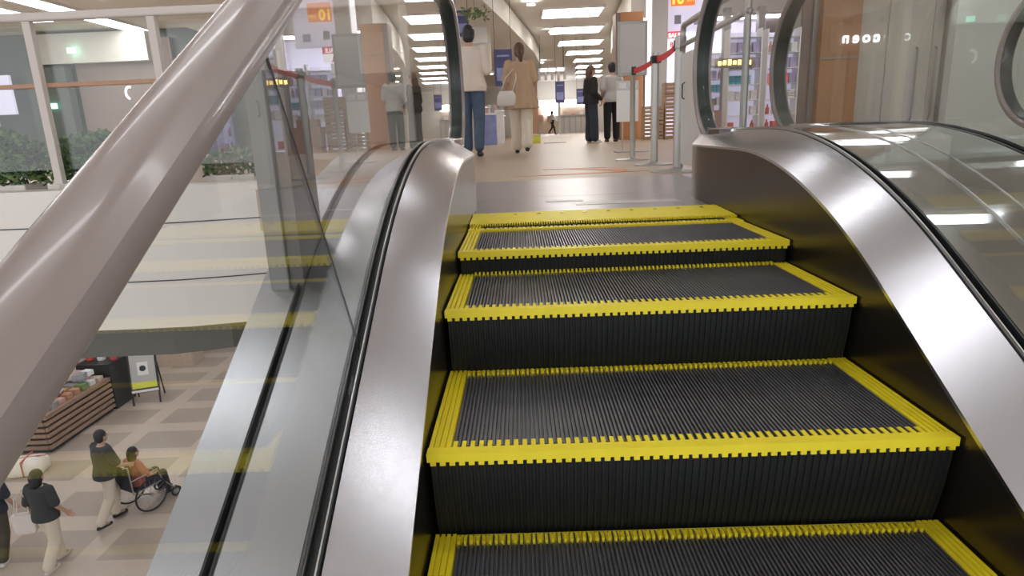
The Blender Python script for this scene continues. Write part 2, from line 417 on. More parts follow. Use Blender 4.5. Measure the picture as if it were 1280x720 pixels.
SY = -.384; zs = [-.006, -.010, -.081, -.247, -.440, -.655, -.886, -1.117]
slabels = ['topmost escalator step, mostly slid under the yellow comb', 'yellow-edged escalator step directly below the comb', 'second full yellow-edged escalator step below the comb',
    'widest fully visible yellow-edged step, third below the comb', 'yellow-edged escalator step cut off by the bottom of the photo', 'escalator step just below the frame, first hidden one', 'escalator step beside the camera, lower', 'escalator step beneath the camera']
for i, z in enumerate(zs[:6]):
    o = step if i == 0 else dup(step)
    o.location = (0, SY + .4 * (1 - i), z); o['label'] = slabels[i]; o['group'] = 'yellow-edged escalator steps'
# comb plate
cb = thing('comb_plate', 'yellow comb plate with teeth where the steps slide under the landing', 'comb plate', (0, .25, 0))
m = MB(); m.rings([[(x, .125, .001), (x, .125, .005), (x, .35, .012), (x, .372, .012), (x, .372, .001)] for x in (-.502, .502)])
m.build('comb_body', M['yellow'], cb)
m = MB()
for k in range(108):
    x = -.498 + k * .996 / 107.5; m.box(x, x + .0045, .085, .127, -.002, .005)
m.build('comb_teeth', M['yellow'], cb)
for k in range(10):
    MB().cyl((-.42 + k * .094, .30, .010), (-.42 + k * .094, .30, .0135), .008, n=12).build('screw', M['chrome'], cb)
fp = thing('landing_plate', 'grey metal landing plate between comb and tan floor', 'floor plate', (0, 1.2, 0))
m = MB().box(-.503, .503, .372, .56, -.05, .002); m.box(-.66, .66, .56, 1.05, -.05, .002); m.build('plate_panel', M['plate'], fp, bevel=.001)
MB().box(-.66, .92, 1.054, 2.20, -.05, .002).build('plate_panel', M['plate'], fp, bevel=.001)
MB().box(-.18, -.005, .78, .84, .001, .0035).build('tape_mark', M['white'], fp)
MB().box(-.05, .42, .62, .72, .001, .0032).build('tape_mark', M['whitepanel'], fp)

# inner truss floor under the steps so the shaft is closed
m = MB(); m.rings([[(x, -3.7, -2.55), (x, .36, -.28), (x, .36, -.32), (x, -3.7, -2.6)] for x in (-.53, .53)])
tr = m.build('escalator_truss', M['groove'], None); tag(tr, 'black tray below the escalator steps', 'escalator frame')
m = MB(); m.rings([[(x, -3.7, -2.55), (x, .36, -.28), (x, .36, -.32), (x, -3.7, -2.6)] for x in (NX - .53, NX + .53)])
tr = m.build('escalator_truss', M['groove'], None); tag(tr, 'black tray of the neighbouring escalator between its dark skirts', 'escalator frame')
nf = MB().box(NX - .503, NX + .503, .10, 2.2, -.05, .002).build('landing_plate', M['plate'], None); tag(nf, 'metal landing plate of the neighbouring escalator', 'floor plate')

# stainless guard pillar on the outer deck
gp = thing('guard_pillar', 'grey stainless guard pillar standing on the left outer deck', 'pillar', (-.845, -.87, 0))
MB().box(-.864, -.822, -.915, -.74, -.02, .485).build('pillar_body', M['pillargrey'], gp, bevel=.003)
MB().box(-.821, -.792, -.905, -.74, -.005, .485).build('shaded_side', M['pillarshade'], gp)  # separate dark box gives the pillar its side face in shade

# ------------------------------------------------------------------ floors, ceiling, walls
def S(name, m, *b):
    mb = MB(); mb.box(*b); return struct(mb.build(name, M[m], None))
fl = MB()
fl.box(-30, 30, 2.35, 60, -.3, 0); fl.box(-.64, 1.2, 2.203, 2.35, -.3, 0); fl.box(-.9, -.66, .96, 2.35, -.3, 0); fl.box(.66, 1.10, .96, 2.35, -.3, -.002); fl.box(NX + .505, 30, -9, 2.35, -.3, -.003)
struct(fl.build('floor', M['tan'], None))
struct(MB().box(-45, 30, -14, 60, -6.2, -6.0).build('floor', M['tiles'], None))
S('ceiling', 'ceil', -30, 30, -14, 60, 4.0, 4.15)
# slab edge (fascia) of the upper floor, bending away gently to the left
def curved(name, m, pts, z0, z1, th):
    R = []
    for x, y in pts: R.append([(x, y, z0), (x, y, z1), (x, y + th, z1), (x, y + th, z0)])
    return MB().rings(R).build(name, M[m], None)
fp_pts = [(-12, 2.15), (-7, 2.2), (-4, 2.2), (-3.2, 2.2), (-2.8, 2.22), (-2.4, 2.3), (-2.0, 2.42), (-1.6, 2.5), (-.9, 2.52)]
struct(curved('trim_1', 'fascia', fp_pts, -.98, .06, .25))
for z in (-.20, -.62):
    struct(curved('trim_2', 'seam', [(x, y - .004) for x, y in fp_pts], z - .004, z + .004, .004))
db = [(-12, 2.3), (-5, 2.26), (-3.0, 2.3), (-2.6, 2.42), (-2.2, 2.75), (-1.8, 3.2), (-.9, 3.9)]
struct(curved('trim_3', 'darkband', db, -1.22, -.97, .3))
S('ceiling', 'cream', -30, 10, 4.0, 50, -1.1, -.95)
# wall band behind the outer deck, under the landing
S('wall_landing', 'fascia', -.90, -.86, .96, 2.35, -6, -.02)

# strip lights in the upper ceiling
def strip(x, y, wx, wy, z, label, kind='light', grp='ceiling strip lights'):
    t = thing('ceiling_light', label, 'light', (x, y, z), 0, grp)
    MB().box(x - wx / 2 - .06, x + wx / 2 + .06, y - wy / 2 - .06, y + wy / 2 + .06, z + .012, z + .09).build('housing', M['white'], t)
    MB().box(x - wx / 2, x + wx / 2, y - wy / 2, y + wy / 2, z, z + .02).build('diffuser', M[kind], t)
    return t
k = 0
for y in (12.0, 15.8, 19.5, 23.2, 26.9, 30.6, 34.3, 38, 41.7, 45.4):
    k += 1
    x1 = at(680 + min(40, 9.5 * max(0, k - 3)), 60, y)[0]; x2 = at(751, 60, y)[0]
    strip((x1 + x2) / 2, y, x2 - x1, 1.5, 3.91, '%s wide white strip light in the corridor ceiling' % ['nearest', 'second-nearest', 'third-nearest', 'fourth-nearest', 'fifth-nearest', 'sixth-nearest', 'seventh-nearest', 'third-farthest', 'second-farthest', 'farthest'][k - 1], 'lighthall')
for x in (-3.4, -.2, 3.0, 6.2):
    for y in (-4.6, -2.6, -.6, 1.4, 3.4, 7.6):
        if x == -.2 and y == 7.6: continue
        strip(x, y, 2.2, .14, 3.91, 'narrow ceiling strip light above the escalators', grp='ceiling lights over the escalators')
for x in (5.5, 8.5, 11.5):
    for y in (7.5, 11.5): strip(x, y, 2.2, .5, 3.91, 'added ceiling strip light brightening the shops on the right', grp='added lights before the right shops')  # extra strips added to brighten the walls on the right
for x in (-6.5, -10.5, -14.5):
    for y in (7.5, 11.5): strip(x, y, 2.2, .5, 3.91, 'added ceiling strip light above the void on the left', grp='added lights above the left void')  # extra strips added to light the upper level on the left
for x, y0, y1 in ((-12.3, 14, 20.5), (-13.8, 9, 17)):
    strip(x, (y0 + y1) / 2, .6, y1 - y0, 3.91, 'long ceiling cove light at the top left of the photo', grp='cove lights at the top left')
# unseen ceiling lights, added to light the ground floor
for x in (-13, -10, -7, -4):
    for y in (6.5, 10, 13.5, 17):
        strip(x, y, 1.6, .5, -1.14, 'added flat ceiling light over the lower floor, hidden below the slab edge', grp='added lower floor lights')
# left soffit
m = MB(); m.rings([[(-9, 12, z), (-1.3, 12, z), (-.5, 17.4, z), (.45, 24.6, z), (.9, 30, z), (1.0, 46, z), (-9, 46, z)] for z in (3.35, 3.905)])
struct(m.build('trim_4', M['ceil'], None))
# right curved soffit with downlights
pts = []
for k in range(13):
    a = k / 12; y = 15.5 + 20 * a; x = 2.75 + 1.9 * math.sin(a * PI / 2) ** 1.0 - .9 * math.sin(a * PI) ; pts.append((x + .9 * a, y))
m = MB(); m.rings([[(x, y, z) for x, y in pts] + [(12, 36, z), (12, 15.5, z)] for z in (3.1, 3.905)])
struct(m.build('trim_5', M['ceil'], None))
for k in range(6):
    x, y = pts[2 * k]
    o = MB().cyl((x + .45, y + .4, 3.075), (x + .45, y + .4, 3.099), .10, n=20).build('downlight', M['spot'], None)
    tag(o, 'small round downlight in the curved beige soffit beside the orange pillar', 'light', 'soffit downlights')
for k in range(4):
    o = MB().cyl((.2 + .9 * (k % 2), 17.6 + 5.5 * k, 3.875), (.2 + .9 * (k % 2), 17.6 + 5.5 * k, 3.899), .12, n=20).build('downlight', M['spot'], None)
    tag(o, 'round downlight between the long ceiling strips', 'light', 'downlights between the strips')

# far end of the hall
S('wall_back', 'cream', -30, 30, 50, 50.2, 0, 4)
S('wall_left', 'cream', -9.2, -9, 20, 50, 0, 4)
S('wall_right', 'cream', 13.2, 13.4, -9, 50, 0, 4)

def simple(name, m, label, cat, box, bevel=0, group=None):
    x0, x1, y0, y1, z0, z1 = box; loc = ((x0 + x1) / 2, (y0 + y1) / 2, z0)
    o = MB().box(*box).build(name, M[m], None, bevel=bevel, off=loc); o.location = loc
    return tag(o, label, cat, group)

# ------------------------------------------------------------------ right shops
SYF = 14.7
# orange pillar, white column, brown pillar
def q(px, Y=SYF): return at(px, 80, Y)[0]
XO0, XO1, XC0, XC1 = q(776), q(804), q(812), q(832)
t = thing('pillar', 'orange-brown clad pillar behind the tall sign board', 'pillar', ((XO0 + XO1) / 2, 15, 0))
MB().box(XO0, XO1, SYF, SYF + .6, 0, 3.1).build('cladding', M['orange'], t)
MB().box(XO0 - .12, XO0, SYF + .05, SYF + .6, 0, 3.1).build('side_trim', M['mauve'], t)
MB().box(XO0 + .02, XO1 - .01, SYF - .012, SYF, 2.32, 2.36).build('joint_strip', M['brown'], t)
t = thing('pillar', 'pale shop column with a bright vertical edge, right of the orange pillar', 'pillar', ((XC0 + XC1) / 2, 15, 0))
MB().box(XC0, XC1, SYF - .2, SYF + .5, 0, 3.9).build('shaft', M['whitepanel'], t, bevel=.02)
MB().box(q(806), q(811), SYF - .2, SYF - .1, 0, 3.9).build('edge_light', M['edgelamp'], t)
XB0, XB1 = q(1018), q(1065); XM0 = q(1000)
t = thing('pillar', 'wide brown clad pillar seen through the right balustrade glass', 'pillar', ((XB0 + XB1) / 2, 15, 0))
MB().box(XB0, XB1, SYF - .3, SYF + .6, 0, 3.9).build('cladding', M['brown'], t)
MB().box(XB0 - .14, XB0, SYF - .1, SYF + .5, 0, 3.9).build('side_trim', M['signframe'], t)
MB().box(XM0, XB0 - .14, SYF, SYF + .5, 0, 3.9).build('side_panel', M['mauve'], t)
MB().box(XB0, XB1, SYF - .33, SYF - .3, 1.75, 1.79).build('joint_strip', M['signframe'], t)
S('wall_shop', 'lav', XC1, XM0, 17.2, 17.35, 0, 3.1)
S('floor', 'tan', XC1, XM0, 15.5, 17.2, .001, .004)
for i, px in enumerate((904, 946, 990)):
    x = q(px); tag(MB().box(x, x + .16, SYF, SYF + .2, 0, 3.1).build('shop_post', M['signframe'], None), ['slim grey post left of the lilac goods shelves, right of the newel', 'slim grey post in the middle of the lit shop front', 'slim grey post at the right end of the lit shop front'][i], 'post')
for x, y in ((4.2, 16.0), (5.5, 16.0), (6.6, 16.0)):
    strip(x, y, 1.0, .5, 3.04, 'cool white light inside the lilac shop', 'lightcool', 'shop ceiling lights')
# grey wall with door and greenish wall
XD, XF0, XF1 = at(1160, 100, 14.55)[0], at(1176, 100, 14.45)[0], at(1186, 100, 14.45)[0]
S('wall_grey', 'greywall', XB1, XF0, 14.6, 14.8, 0, 4)
d = thing('door_1', 'pale grey double door with two long vertical handles', 'door', (XD, 14.55, 0)); d['kind'] = 'structure'
MB().box(XD - 1.1, XD - .005, 14.56, 14.6, 0, 3.6).build('door_leaf', M['greywall'], d, bevel=.01)
MB().box(XD + .005, XF0, 14.56, 14.6, 0, 3.6).build('door_leaf', M['greywall'], d, bevel=.01)
for x in (at(1143, 100, 14.5)[0], at(1171, 60, 14.5)[0]):
    MB().tube([(x, 14.55, .2), (x, 14.49, .25), (x, 14.49, 1.9), (x, 14.55, 1.95)], .022).build('door_handle', M['signframe'], d)
MB().box(XF0, XF1, 14.3, 14.6, 0, 4).build('door_frame', M['steel_post'], d)
S('wall_green', 'greenwall', at(1187, 100, 4.0)[0], 13, 4.0, 4.1, 0, 4)

# signs in the shop window
PX0, PX1 = q(834), q(886)
t = thing('window_poster', 'lavender window poster with a small picture, under the orange sale sign', 'poster', ((PX0 + PX1) / 2, SYF, 1.9))
MB().box(PX0, PX1, SYF, SYF + .03, at(850, 40, SYF)[1], 3.8).build('sheet', M['poster'], t)
MB().box(q(842), q(850), SYF - .006, SYF, at(845, 30, SYF)[1], at(845, 19, SYF)[1]).build('picture', M['ggrey'], t)
MB().box(q(866), q(876), SYF - .006, SYF, at(845, 32, SYF)[1], at(845, 22, SYF)[1]).build('picture', M['gpurple'], t)
SX, SZ = q(848), at(850, -2, SYF - .05)[1]
t = thing('sale_sign', 'orange sign with a yellow 10 at the top of the shop window', 'sign', (SX, SYF - .05, SZ))
MB().box(q(837), q(866), SYF - .05, SYF - .02, at(850, 7, SYF - .05)[1], SZ + .28).build('panel', M['orangesign'], t)
text('lettering', '10', .34, M['yellowtext'], t, (-.08, -.012, -.12), bold=.012)
text('lettering', 'OFF', .11, M['yellowtext'], t, (.26, -.012, -.08))
SX, SZ = q(841), at(841, 50, SYF - .1)[1]
t = thing('sale_sign', 'red and white sale sign below the lavender poster, above the red belt', 'sign', (SX, SYF - .1, SZ))
MB().box(q(831), q(852), SYF - .1, SYF - .07, at(841, 49, SYF)[1], at(841, 40, SYF)[1]).build('header', M['redsign'], t)
MB().box(q(831), q(852), SYF - .1, SYF - .07, at(841, 59, SYF)[1], at(841, 49, SYF)[1]).build('sheet', M['whitetext'], t)
text('lettering', 'SALE', .14, M['whitetext'], t, (.0, -.012, .06), bold=.006)
text('lettering', '8.', .16, M['redsign'], t, (-.05, -.012, -.16), bold=.006)
t = thing('lit_sign', 'small sign with gold letters seen just right of the newel', 'sign', (4.6, 12.7, 1.52))
MB().box(4.15, 5.05, 12.7, 12.75, 1.52, 1.72).build('panel', M['signframe'], t)
m = MB()
for k in range(7): m.box(4.22 + k * .11, 4.29 + k * .11, 12.685, 12.7, 1.57 + .01 * (k % 2), 1.66 + .015 * (k % 3))
m.build('lettering', M['goldlogo'], t)
# red round sign
o = MB().rings([[(5.42 + .22 * math.cos(a), y, 1.22 + .25 * math.sin(a)) for a in [2 * PI * k / 28 for k in range(28)]] for y in (12.3, 12.34)]).build('round_sign', M['redsign'], None, off=(5.42, 12.32, 0))
o.location = (5.42, 12.32, 0); tag(o, 'round red sign hanging in front of the shop shelves', 'sign')

# shelves with goods
def make_shelf():
    t = thing('display_shelf', '', 'shelf', (0, 0, 0))
    for x in (-.36, .36): MB().box(x - .012, x + .012, -.18, .18, 0, 2.35).build('upright', M['white'], t)
    for k in range(7): MB().box(-.35, .35, -.18, .18, .12 + k * .34, .14 + k * .34).build('shelf_board', M['white'], t)
    MB().box(-.35, .35, .165, .18, .1, 2.3).build('back_panel', M['poster'], t)
    return t
def make_good(name, m, w, h, d, style):
    if style == 'box': o = MB().box(-w / 2, w / 2, -d / 2, d / 2, 0, h).build(name, M[m], None, bevel=.008)
    elif style == 'stack':
        mb = MB()
        for k in range(4): mb.box(-w / 2, w / 2, -d / 2, d / 2, k * h / 4, k * h / 4 + h / 5)
        o = mb.build(name, M[m], None, bevel=.006)
    else:
        o = MB().rings([[(r * math.cos(a), r * math.sin(a), z) for a in [2 * PI * q / 14 for q in range(14)]] for r, z in ((w * .45, 0), (w * .5, .02), (w * .5, h * .6), (w * .2, h * .78), (w * .2, h))]).build(name, M[m], None, smooth=True, angle=40)
    return o
protos = {}
def good(kind, loc, label, grp, cat='goods', rot=0):
    name, m, w, h, d, st = kind
    if kind not in protos:
        o = make_good(name, m, w, h, d, st); protos[kind] = o
    else: o = protos[kind].copy(); COL.objects.link(o)
    o.location = loc; o.rotation_euler = (0, 0, rot); o['label'] = label; o['group'] = grp; o['category'] = cat; return o
kinds = [('carton', 'gwhite', .14, .2, .14, 'box'), ('carton', 'gpurple', .15, .22, .14, 'box'), ('folded_towels', 'cyan', .15, .2, .15, 'stack'), ('bottle', 'gpink', .09, .24, .09, 'b'),
         ('carton', 'ggrey', .14, .16, .14, 'box'), ('folded_towels', 'gwhite', .15, .2, .15, 'stack'), ('bottle', 'redgoods', .09, .22, .09, 'b'), ('carton', 'redgoods', .15, .18, .14, 'box')]
sh = make_shelf()
sx = [(q(861, 16.3), 16.3), (q(895, 16.3), 16.3), (q(929, 16.3), 16.3), (q(963, 16.3), 16.3), (q(928, 13), 13.0), (q(975, 13.2), 13.2)]
shl = ['white shop shelf unit, leftmost inside the lilac shop', 'white shop shelf unit, second from the left inside the lilac shop', 'white shop shelf unit, third from the left inside the lilac shop', 'white shop shelf unit beside the mauve panel, inside the lilac shop',
       'white shelf unit in front of the shop, behind the round red sign', 'white shelf unit in front of the shop, between round red sign and brown pillar']
rowname = ['bottom', 'second', 'third', 'fourth', 'fifth', 'sixth', 'top']
for i, (x, y) in enumerate(sx):
    o = sh if i == 0 else dup(sh)
    o.location = (x, y, .005 if y > 15 else 0); o['label'] = shl[i]; o['group'] = 'white shop shelf units'
    for k in range(6):
        for j in range(4):
            if random.random() < .12: continue
            if k <= 1: kd = random.choice([kinds[7], kinds[6], kinds[0]])
            elif k == 2: kd = random.choice([kinds[0], kinds[4], kinds[5]])
            elif k == 3: kd = kinds[2] if i in (1, 4) else kinds[1]
            else: kd = random.choice([kinds[0], kinds[1], kinds[3], kinds[4], kinds[1]])
            cn = {'redgoods': 'red', 'gwhite': 'white', 'gpurple': 'lilac', 'cyan': 'cyan', 'gpink': 'pink', 'ggrey': 'grey'}[kd[1]]
            good(kd, (x - .26 + j * .172, y - .06, (.1475 if y > 15 else .1425) + k * .34), '%s %s on the %s board of the %s' % (cn, kd[0].replace('_', ' '), rowname[k], ['leftmost shelf', 'second shelf', 'third shelf', 'rightmost shelf', 'shelf behind the round sign', 'shelf left of the brown pillar'][i] + (' in the lilac shop' if i < 4 else '')), '%s %ss, %s row of shelf %d' % (cn, kd[0], rowname[k], i + 1))
# crates by the shop entrance
def crate(w=.46, h=.26, d=.4, m='wood'):
    t = thing('wooden_crate', '', 'crate', (0, 0, 0))
    for z in (.01, .10, .19):
        for y in (-d / 2, d / 2 - .015): MB().box(-w / 2, w / 2, y, y + .015, z, z + .065).build('slat', M[m], t)
    for x in (-w / 2, w / 2 - .02): MB().box(x, x + .02, -d / 2 + .015, d / 2 - .015, 0, h - .005).build('end_board', M[m], t)
    MB().box(-w / 2 + .02, w / 2 - .02, -d / 2 + .015, d / 2 - .015, .012, .03).build('bottom_board', M[m], t)
    return t
c0 = crate(); first = True
for i, (x, n) in enumerate(((2.95, 3), (3.44, 5))):
    for k in range(n):
        o = c0 if first else dup(c0); first = False
        o.location = (x, 13.6, k * .26); o['group'] = 'wooden crates stacked at the shop entrance'
        o['label'] = 'brown wooden crate, %s of the %s stack by the white sign stand' % (['bottom', 'second up', 'third up', 'fourth up', 'top'][k], ['shorter', 'taller'][i])
o = simple('carton', 'pinkbox', 'reddish-brown carton on the floor between crates and shop window', 'box', (3.78, 4.5, 13.3, 13.7, 0, .62), .01)
o = simple('carton', 'cardboard', 'cardboard carton lying on top of the reddish-brown carton', 'box', (3.85, 4.35, 13.33, 13.65, .621, .80), .01)

# ------------------------------------------------------------------ barrier posts, rail, belt
def stanchion(x, y, r, h, label, base=.17):
    t = thing('barrier_post', label, 'barrier post', (x, y, 0), 0, 'metal barrier posts')
    R = [(base, .001), (base, .008), (base * .9, .014), (r * 1.6, .02), (r, .03), (r, h - .09), (r * 1.12, h - .085), (r * 1.12, h - .01), (r * .9, h), (.002, h + .001)]
    MB().rings([[(x + q * math.cos(a), y + q * math.sin(a), z) for a in [2 * PI * k / 24 for k in range(24)]] for q, z in R[:5]]).build('base', M['steel_post'], t, smooth=True, angle=35)
    MB().rings([[(x + q * math.cos(a), y + q * math.sin(a), z) for a in [2 * PI * k / 24 for k in range(24)]] for q, z in R[4:]]).build('pole', M['steel_post'], t, smooth=True, angle=35)
    return t
p1 = stanchion(.86, 4.38, .026, .93, 'slim steel barrier post furthest from the escalator, where the red belt begins')
p2 = stanchion(.885, 3.42, .030, .935, 'slim steel barrier post in the middle of the red belt')
p3 = stanchion(.875, 2.53, .036, .95, 'thick steel barrier post nearest the escalator, joined to the bent rail', .2)
MB().box(.845, .925, 3.375, 3.465, .85, .91).build('belt_clip', M['black'], p2, bevel=.005)
MB().box(.84, .91, 2.555, 2.60, .855, .93).build('belt_clip', M['black'], p3, bevel=.004)
MB().box(.84, .885, 4.33, 4.35, .83, .91).build('belt_clip', M['black'], p1, bevel=.004)
def belt(a, b, z0, z1, sag, label):
    R = []
    for k in range(17):
        u = k / 16; x = a[0] + (b[0] - a[0]) * u; y = a[1] + (b[1] - a[1]) * u; z = z0 + (z1 - z0) * u - sag * 4 * u * (1 - u)
        R.append([(x - .001, y, z - .025), (x - .001, y, z + .025), (x + .001, y, z + .025), (x + .001, y, z - .025)])
    tag(MB().rings(R).build('barrier_belt', M['red'], None), label, 'barrier belt', 'red barrier belts')
belt((.86, 4.32), (.885, 3.47), .87, .88, .015, 'red fabric belt between the two slim barrier posts')
belt((.885, 3.37), (.875, 2.605), .88, .90, .02, 'red fabric belt between the middle and the thick barrier post')
t = thing('barrier_rail', 'bent steel pipe rail with pale panel running from thick post towards the escalator', 'barrier', (.88, 1.9, 0))
P = [(.88, 2.49, .84), (.88, 2.49, .96)] + [(.88, 2.49 - .05 * (1 - math.cos(a)), .96 + .05 * math.sin(a)) for a in (.5, 1.0, 1.57)] + [(.88, 1.15, 1.01)]
MB().tube(P, .02).build('top_pipe', M['steel_post'], t, smooth=True)
MB().tube([(.88, 2.49, .88), (.88, 1.15, .88)], .016).build('lower_pipe', M['steel_post'], t, smooth=True)
MB().box(.874, .886, 1.93, 2.46, .06, .82).build('panel', M['whitepanel'], t, bevel=.003)
MB().tube([(.868, 2.36, .62), (.852, 2.36, .61), (.852, 2.36, .52), (.868, 2.36, .51)], .005).build('latch', M['black'], t)
for y in (1.18,): MB().cyl((.88, y, 0), (.88, y, 1.0), .018).build('upright', M['steel_post'], t, smooth=True, angle=40)

# sign stand with white sheets
t = thing('sign_stand', 'tall grey framed sign board on a stand, with white sheets below it', 'sign', (1.23, 6.5, 0))
xc = 1.22; yy = 6.5
MB().box(xc - .19, xc + .20, yy, yy + .03, .98, 1.66).build('frame', M['signframe'], t, bevel=.006)
MB().box(xc - .155, xc + .165, yy - .006, yy, 1.02, 1.62).build('face', M['frost'], t)
MB().box(xc - .21, xc + .08, yy - .05, yy - .04, .40, .92).build('white_sheet', M['white'], t)
MB().box(xc - .21, xc + .08, yy - .052, yy - .05, .80, .92).build('sheet_header', M['whitepanel'], t)
for dx in (-.13, .0): MB().box(xc + dx - .045, xc + dx + .045, yy - .056, yy - .052, .825, .895).build('small_picture', M['gwhite'], t)
MB().cyl((xc + .0, yy, .02), (xc + .0, yy, .99), .013).build('pole', M['steel_post'], t)
MB().cyl((xc - .12, yy + .02, .02), (xc - .12, yy + .02, .42), .009).build('pole', M['steel_post'], t)
MB().box(xc - .22, xc + .2, yy - .16, yy + .16, 0, .02).build('base', M['steel_post'], t, bevel=.006)

# orange floor marking
def arc_mark(name, pts, w, label):
    R = []
    for i, (x, y) in enumerate(pts):
        a = pts[max(0, i - 1)]; b = pts[min(len(pts) - 1, i + 1)]; d = Vector((b[0] - a[0], b[1] - a[1])).normalized(); n = Vector((-d.y, d.x)) * w(i / (len(pts) - 1))
        R.append([(x - n.x, y - n.y, .0005), (x + n.x, y + n.y, .0005), (x + n.x, y + n.y, .002), (x - n.x, y - n.y, .002)])
    return R
m = MB()
m.rings(arc_mark('a', [(-.35 + 1.05 * k / 20, 2.62 + .04 * math.sin(k / 20 * PI) + .10 * (k / 20) ** 2) for k in range(21)], lambda u: .012 + .03 * math.sin(u * PI), ''))
m.rings(arc_mark('b', [(-.02 + .52 * math.sin(k / 20 * PI * .62) , 3.32 - .60 * (k / 20) + .05 * math.sin(k / 20 * PI)) for k in range(21)][3:], lambda u: .07 * math.sin(u * PI * .9 + .25) + .01, ''))
m.rings(arc_mark('c', [(-.1 + .55 * k / 10, 3.36 - .03 * (k / 10)) for k in range(11)], lambda u: .02, ''))
mk = m.build('floor_marking', M['orange_mark'], None); tag(mk, 'faded orange swoosh marking on the tan floor before the landing plate', 'floor marking')

# ------------------------------------------------------------------ left: railing, planter, shops across
t = thing('glass_railing', 'pale painted railing with glass along the upper floor edge at the left', 'railing', (-5, 2.34, .1))
MB().box(-12, -1.0, 2.31, 2.37, 1.20, 1.255).build('top_rail', M['railpaint'], t, bevel=.012)
MB().box(-12, -2.75, 2.36, 2.385, .77, .80).build('middle_rail', M['orangerail'], t, bevel=.004)
for x in (-6.2, -5.35, -4.5, -3.64, -2.78, -1.92, -1.06): MB().box(x - .028, x + .028, 2.315, 2.365, .10 if x < -2 else 0.0, 1.2).build('post', M['railpaint'], t, bevel=.004)
MB().box(-12, -1.06, 2.385, 2.395, .2, 1.18).build('glass_pane', M['paneglass'], t)

def bush(x, y, z, w, h, n, label, grp=None, m1='leaf', size=.06, parentname='potted_shrub'):
    t = thing(parentname, label, 'plant', (x, y, z), 0, grp)
    MB().rings([[(x + a * w * .42, y + b * .12, z + c) for a, b in ((-1, -1), (1, -1), (1, 1), (-1, 1))] for c in (0, .10)]).build('planter', M['fascia'], t, bevel=.01)
    st = MB()
    for k in range(7): 
        a = -w * .35 + w * .7 * k / 6; st.cyl((x + a, y, z + .08), (x + a * 1.1 + random.uniform(-.03, .03), y + random.uniform(-.04, .04), z + h * .75), .006, .003, 6)
    st.build('stem', M['olive'], t)
    for mm in ('leaf', 'leaf2'):
        lf = MB()
        for k in range(n):
            u = random.uniform(-1, 1); vv = random.random() ** .7; p = Vector((x + u * w / 2, y + random.uniform(-.13, .13), z + .08 + vv * (h - .08) * (1 - .35 * u * u)))
            d = Vector((random.uniform(-1, 1), random.uniform(-1, 1), random.uniform(-.2, 1))).normalized(); s_ = d.orthogonal().normalized(); L_ = size * random.uniform(.6, 1.2); W_ = L_ * .28
            nn = d.cross(s_) * L_ * .12
            lf.rings([[p - s_ * .001, p + s_ * .001, p + nn * .1], [p + d * L_ * .5 - s_ * W_, p + d * L_ * .5 + s_ * W_, p + d * L_ * .5 + nn], [p + d * L_ - s_ * .001, p + d * L_ + s_ * .001, p + d * L_ + nn * .1]])
        lf.build('foliage', M[mm], t)
bush(-4.35, 2.56, 0, .85, .50, 1300, 'leafy green shrub behind the railing at the left edge', 'green shrubs behind the railing')
bush(-3.45, 2.60, 0, .75, .44, 900, 'leafy green shrub behind the railing, beside the taupe handrail', 'green shrubs behind the railing')
bush(-2.55, 2.78, 0, .45, .28, 250, 'low green shrub glimpsed right of the taupe handrail', None)

# walls across (y ~ 19)
S('wall_across', 'darkgreen', -24, -9.2, 19.4, 19.6, 0, 4)
simple('wall_panel', 'mauve', 'tall mauve-brown shop wall panel across the void, top left', 'wall panel', (-14.6, -11.4, 19.2, 19.38, 0, 3.7))
simple('wall_panel', 'cream', 'pale bulkhead panel above the mauve wall panel', 'wall panel', (-15.6, -12.0, 18.9, 19.15, 3.0, 3.9))
simple('wall_panel', 'darkgreen', 'dark green-grey shop pillar beside the mauve panel', 'wall panel', (-16.0, -14.7, 18.8, 19.15, 0, 2.9))
simple('wall_panel', 'navy', 'dark blue shop panel behind the second railing post', 'wall panel', (-11.3, -9.6, 18.9, 19.2, 0, 1.7))
simple('display_window', 'poster', 'small bright shop window at the far left, behind the railing post', 'window', (-17.6, -16.4, 18.6, 18.7, 1.5, 2.7))
o = MB().rings([[(-12.95 + r * math.cos(a) , 19.15, 2.05 + r2 * math.sin(a)) for r, r2, a in [(.16, .22, PI * .35 + PI * 1.1 * k / 14) for k in range(15)] + [(.10, .15, PI * 1.45 - PI * 1.1 * k / 14) for k in range(15)]]] + [[(-12.95 + r * math.cos(a), 19.19, 2.05 + r2 * math.sin(a)) for r, r2, a in [(.16, .22, PI * .35 + PI * 1.1 * k / 14) for k in range(15)] + [(.10, .15, PI * 1.45 - PI * 1.1 * k / 14) for k in range(15)]]]).build('wall_mark', M['whitetext'], None)
tag(o, 'small white crescent mark on the mauve wall panel', 'sign')
for i, (x, z) in enumerate(((-14.3, 3.35), (-12.45, 3.1), (-15.25, 1.7))):
    o = simple('lit_sign', 'green_exit', ['small green-white lit sign high on the mauve panel', 'small green-white lit sign right of the highest one, near the ceiling', 'small green-white lit sign low on the dark green pillar'][i], 'sign', (x - .12, x + .12, 18.7, 18.75, z - .07, z + .09))
t = thing('shop_banner', 'tall narrow white banner with dark marks at the far left', 'banner', (-17.6, 17.5, 0))
MB().box(-17.5, -17.05, 17.4, 17.43, .3, 1.6).build('sheet', M['white'], t)
for k in range(6): MB().box(-17.42, -17.13, 17.385, 17.4, .45 + k * .18, .56 + k * .18).build('dark_mark', M['black'], t)
MB().cyl((-17.28, 17.45, 0), (-17.28, 17.45, 1.65), .015).build('pole', M['steel_post'], t)

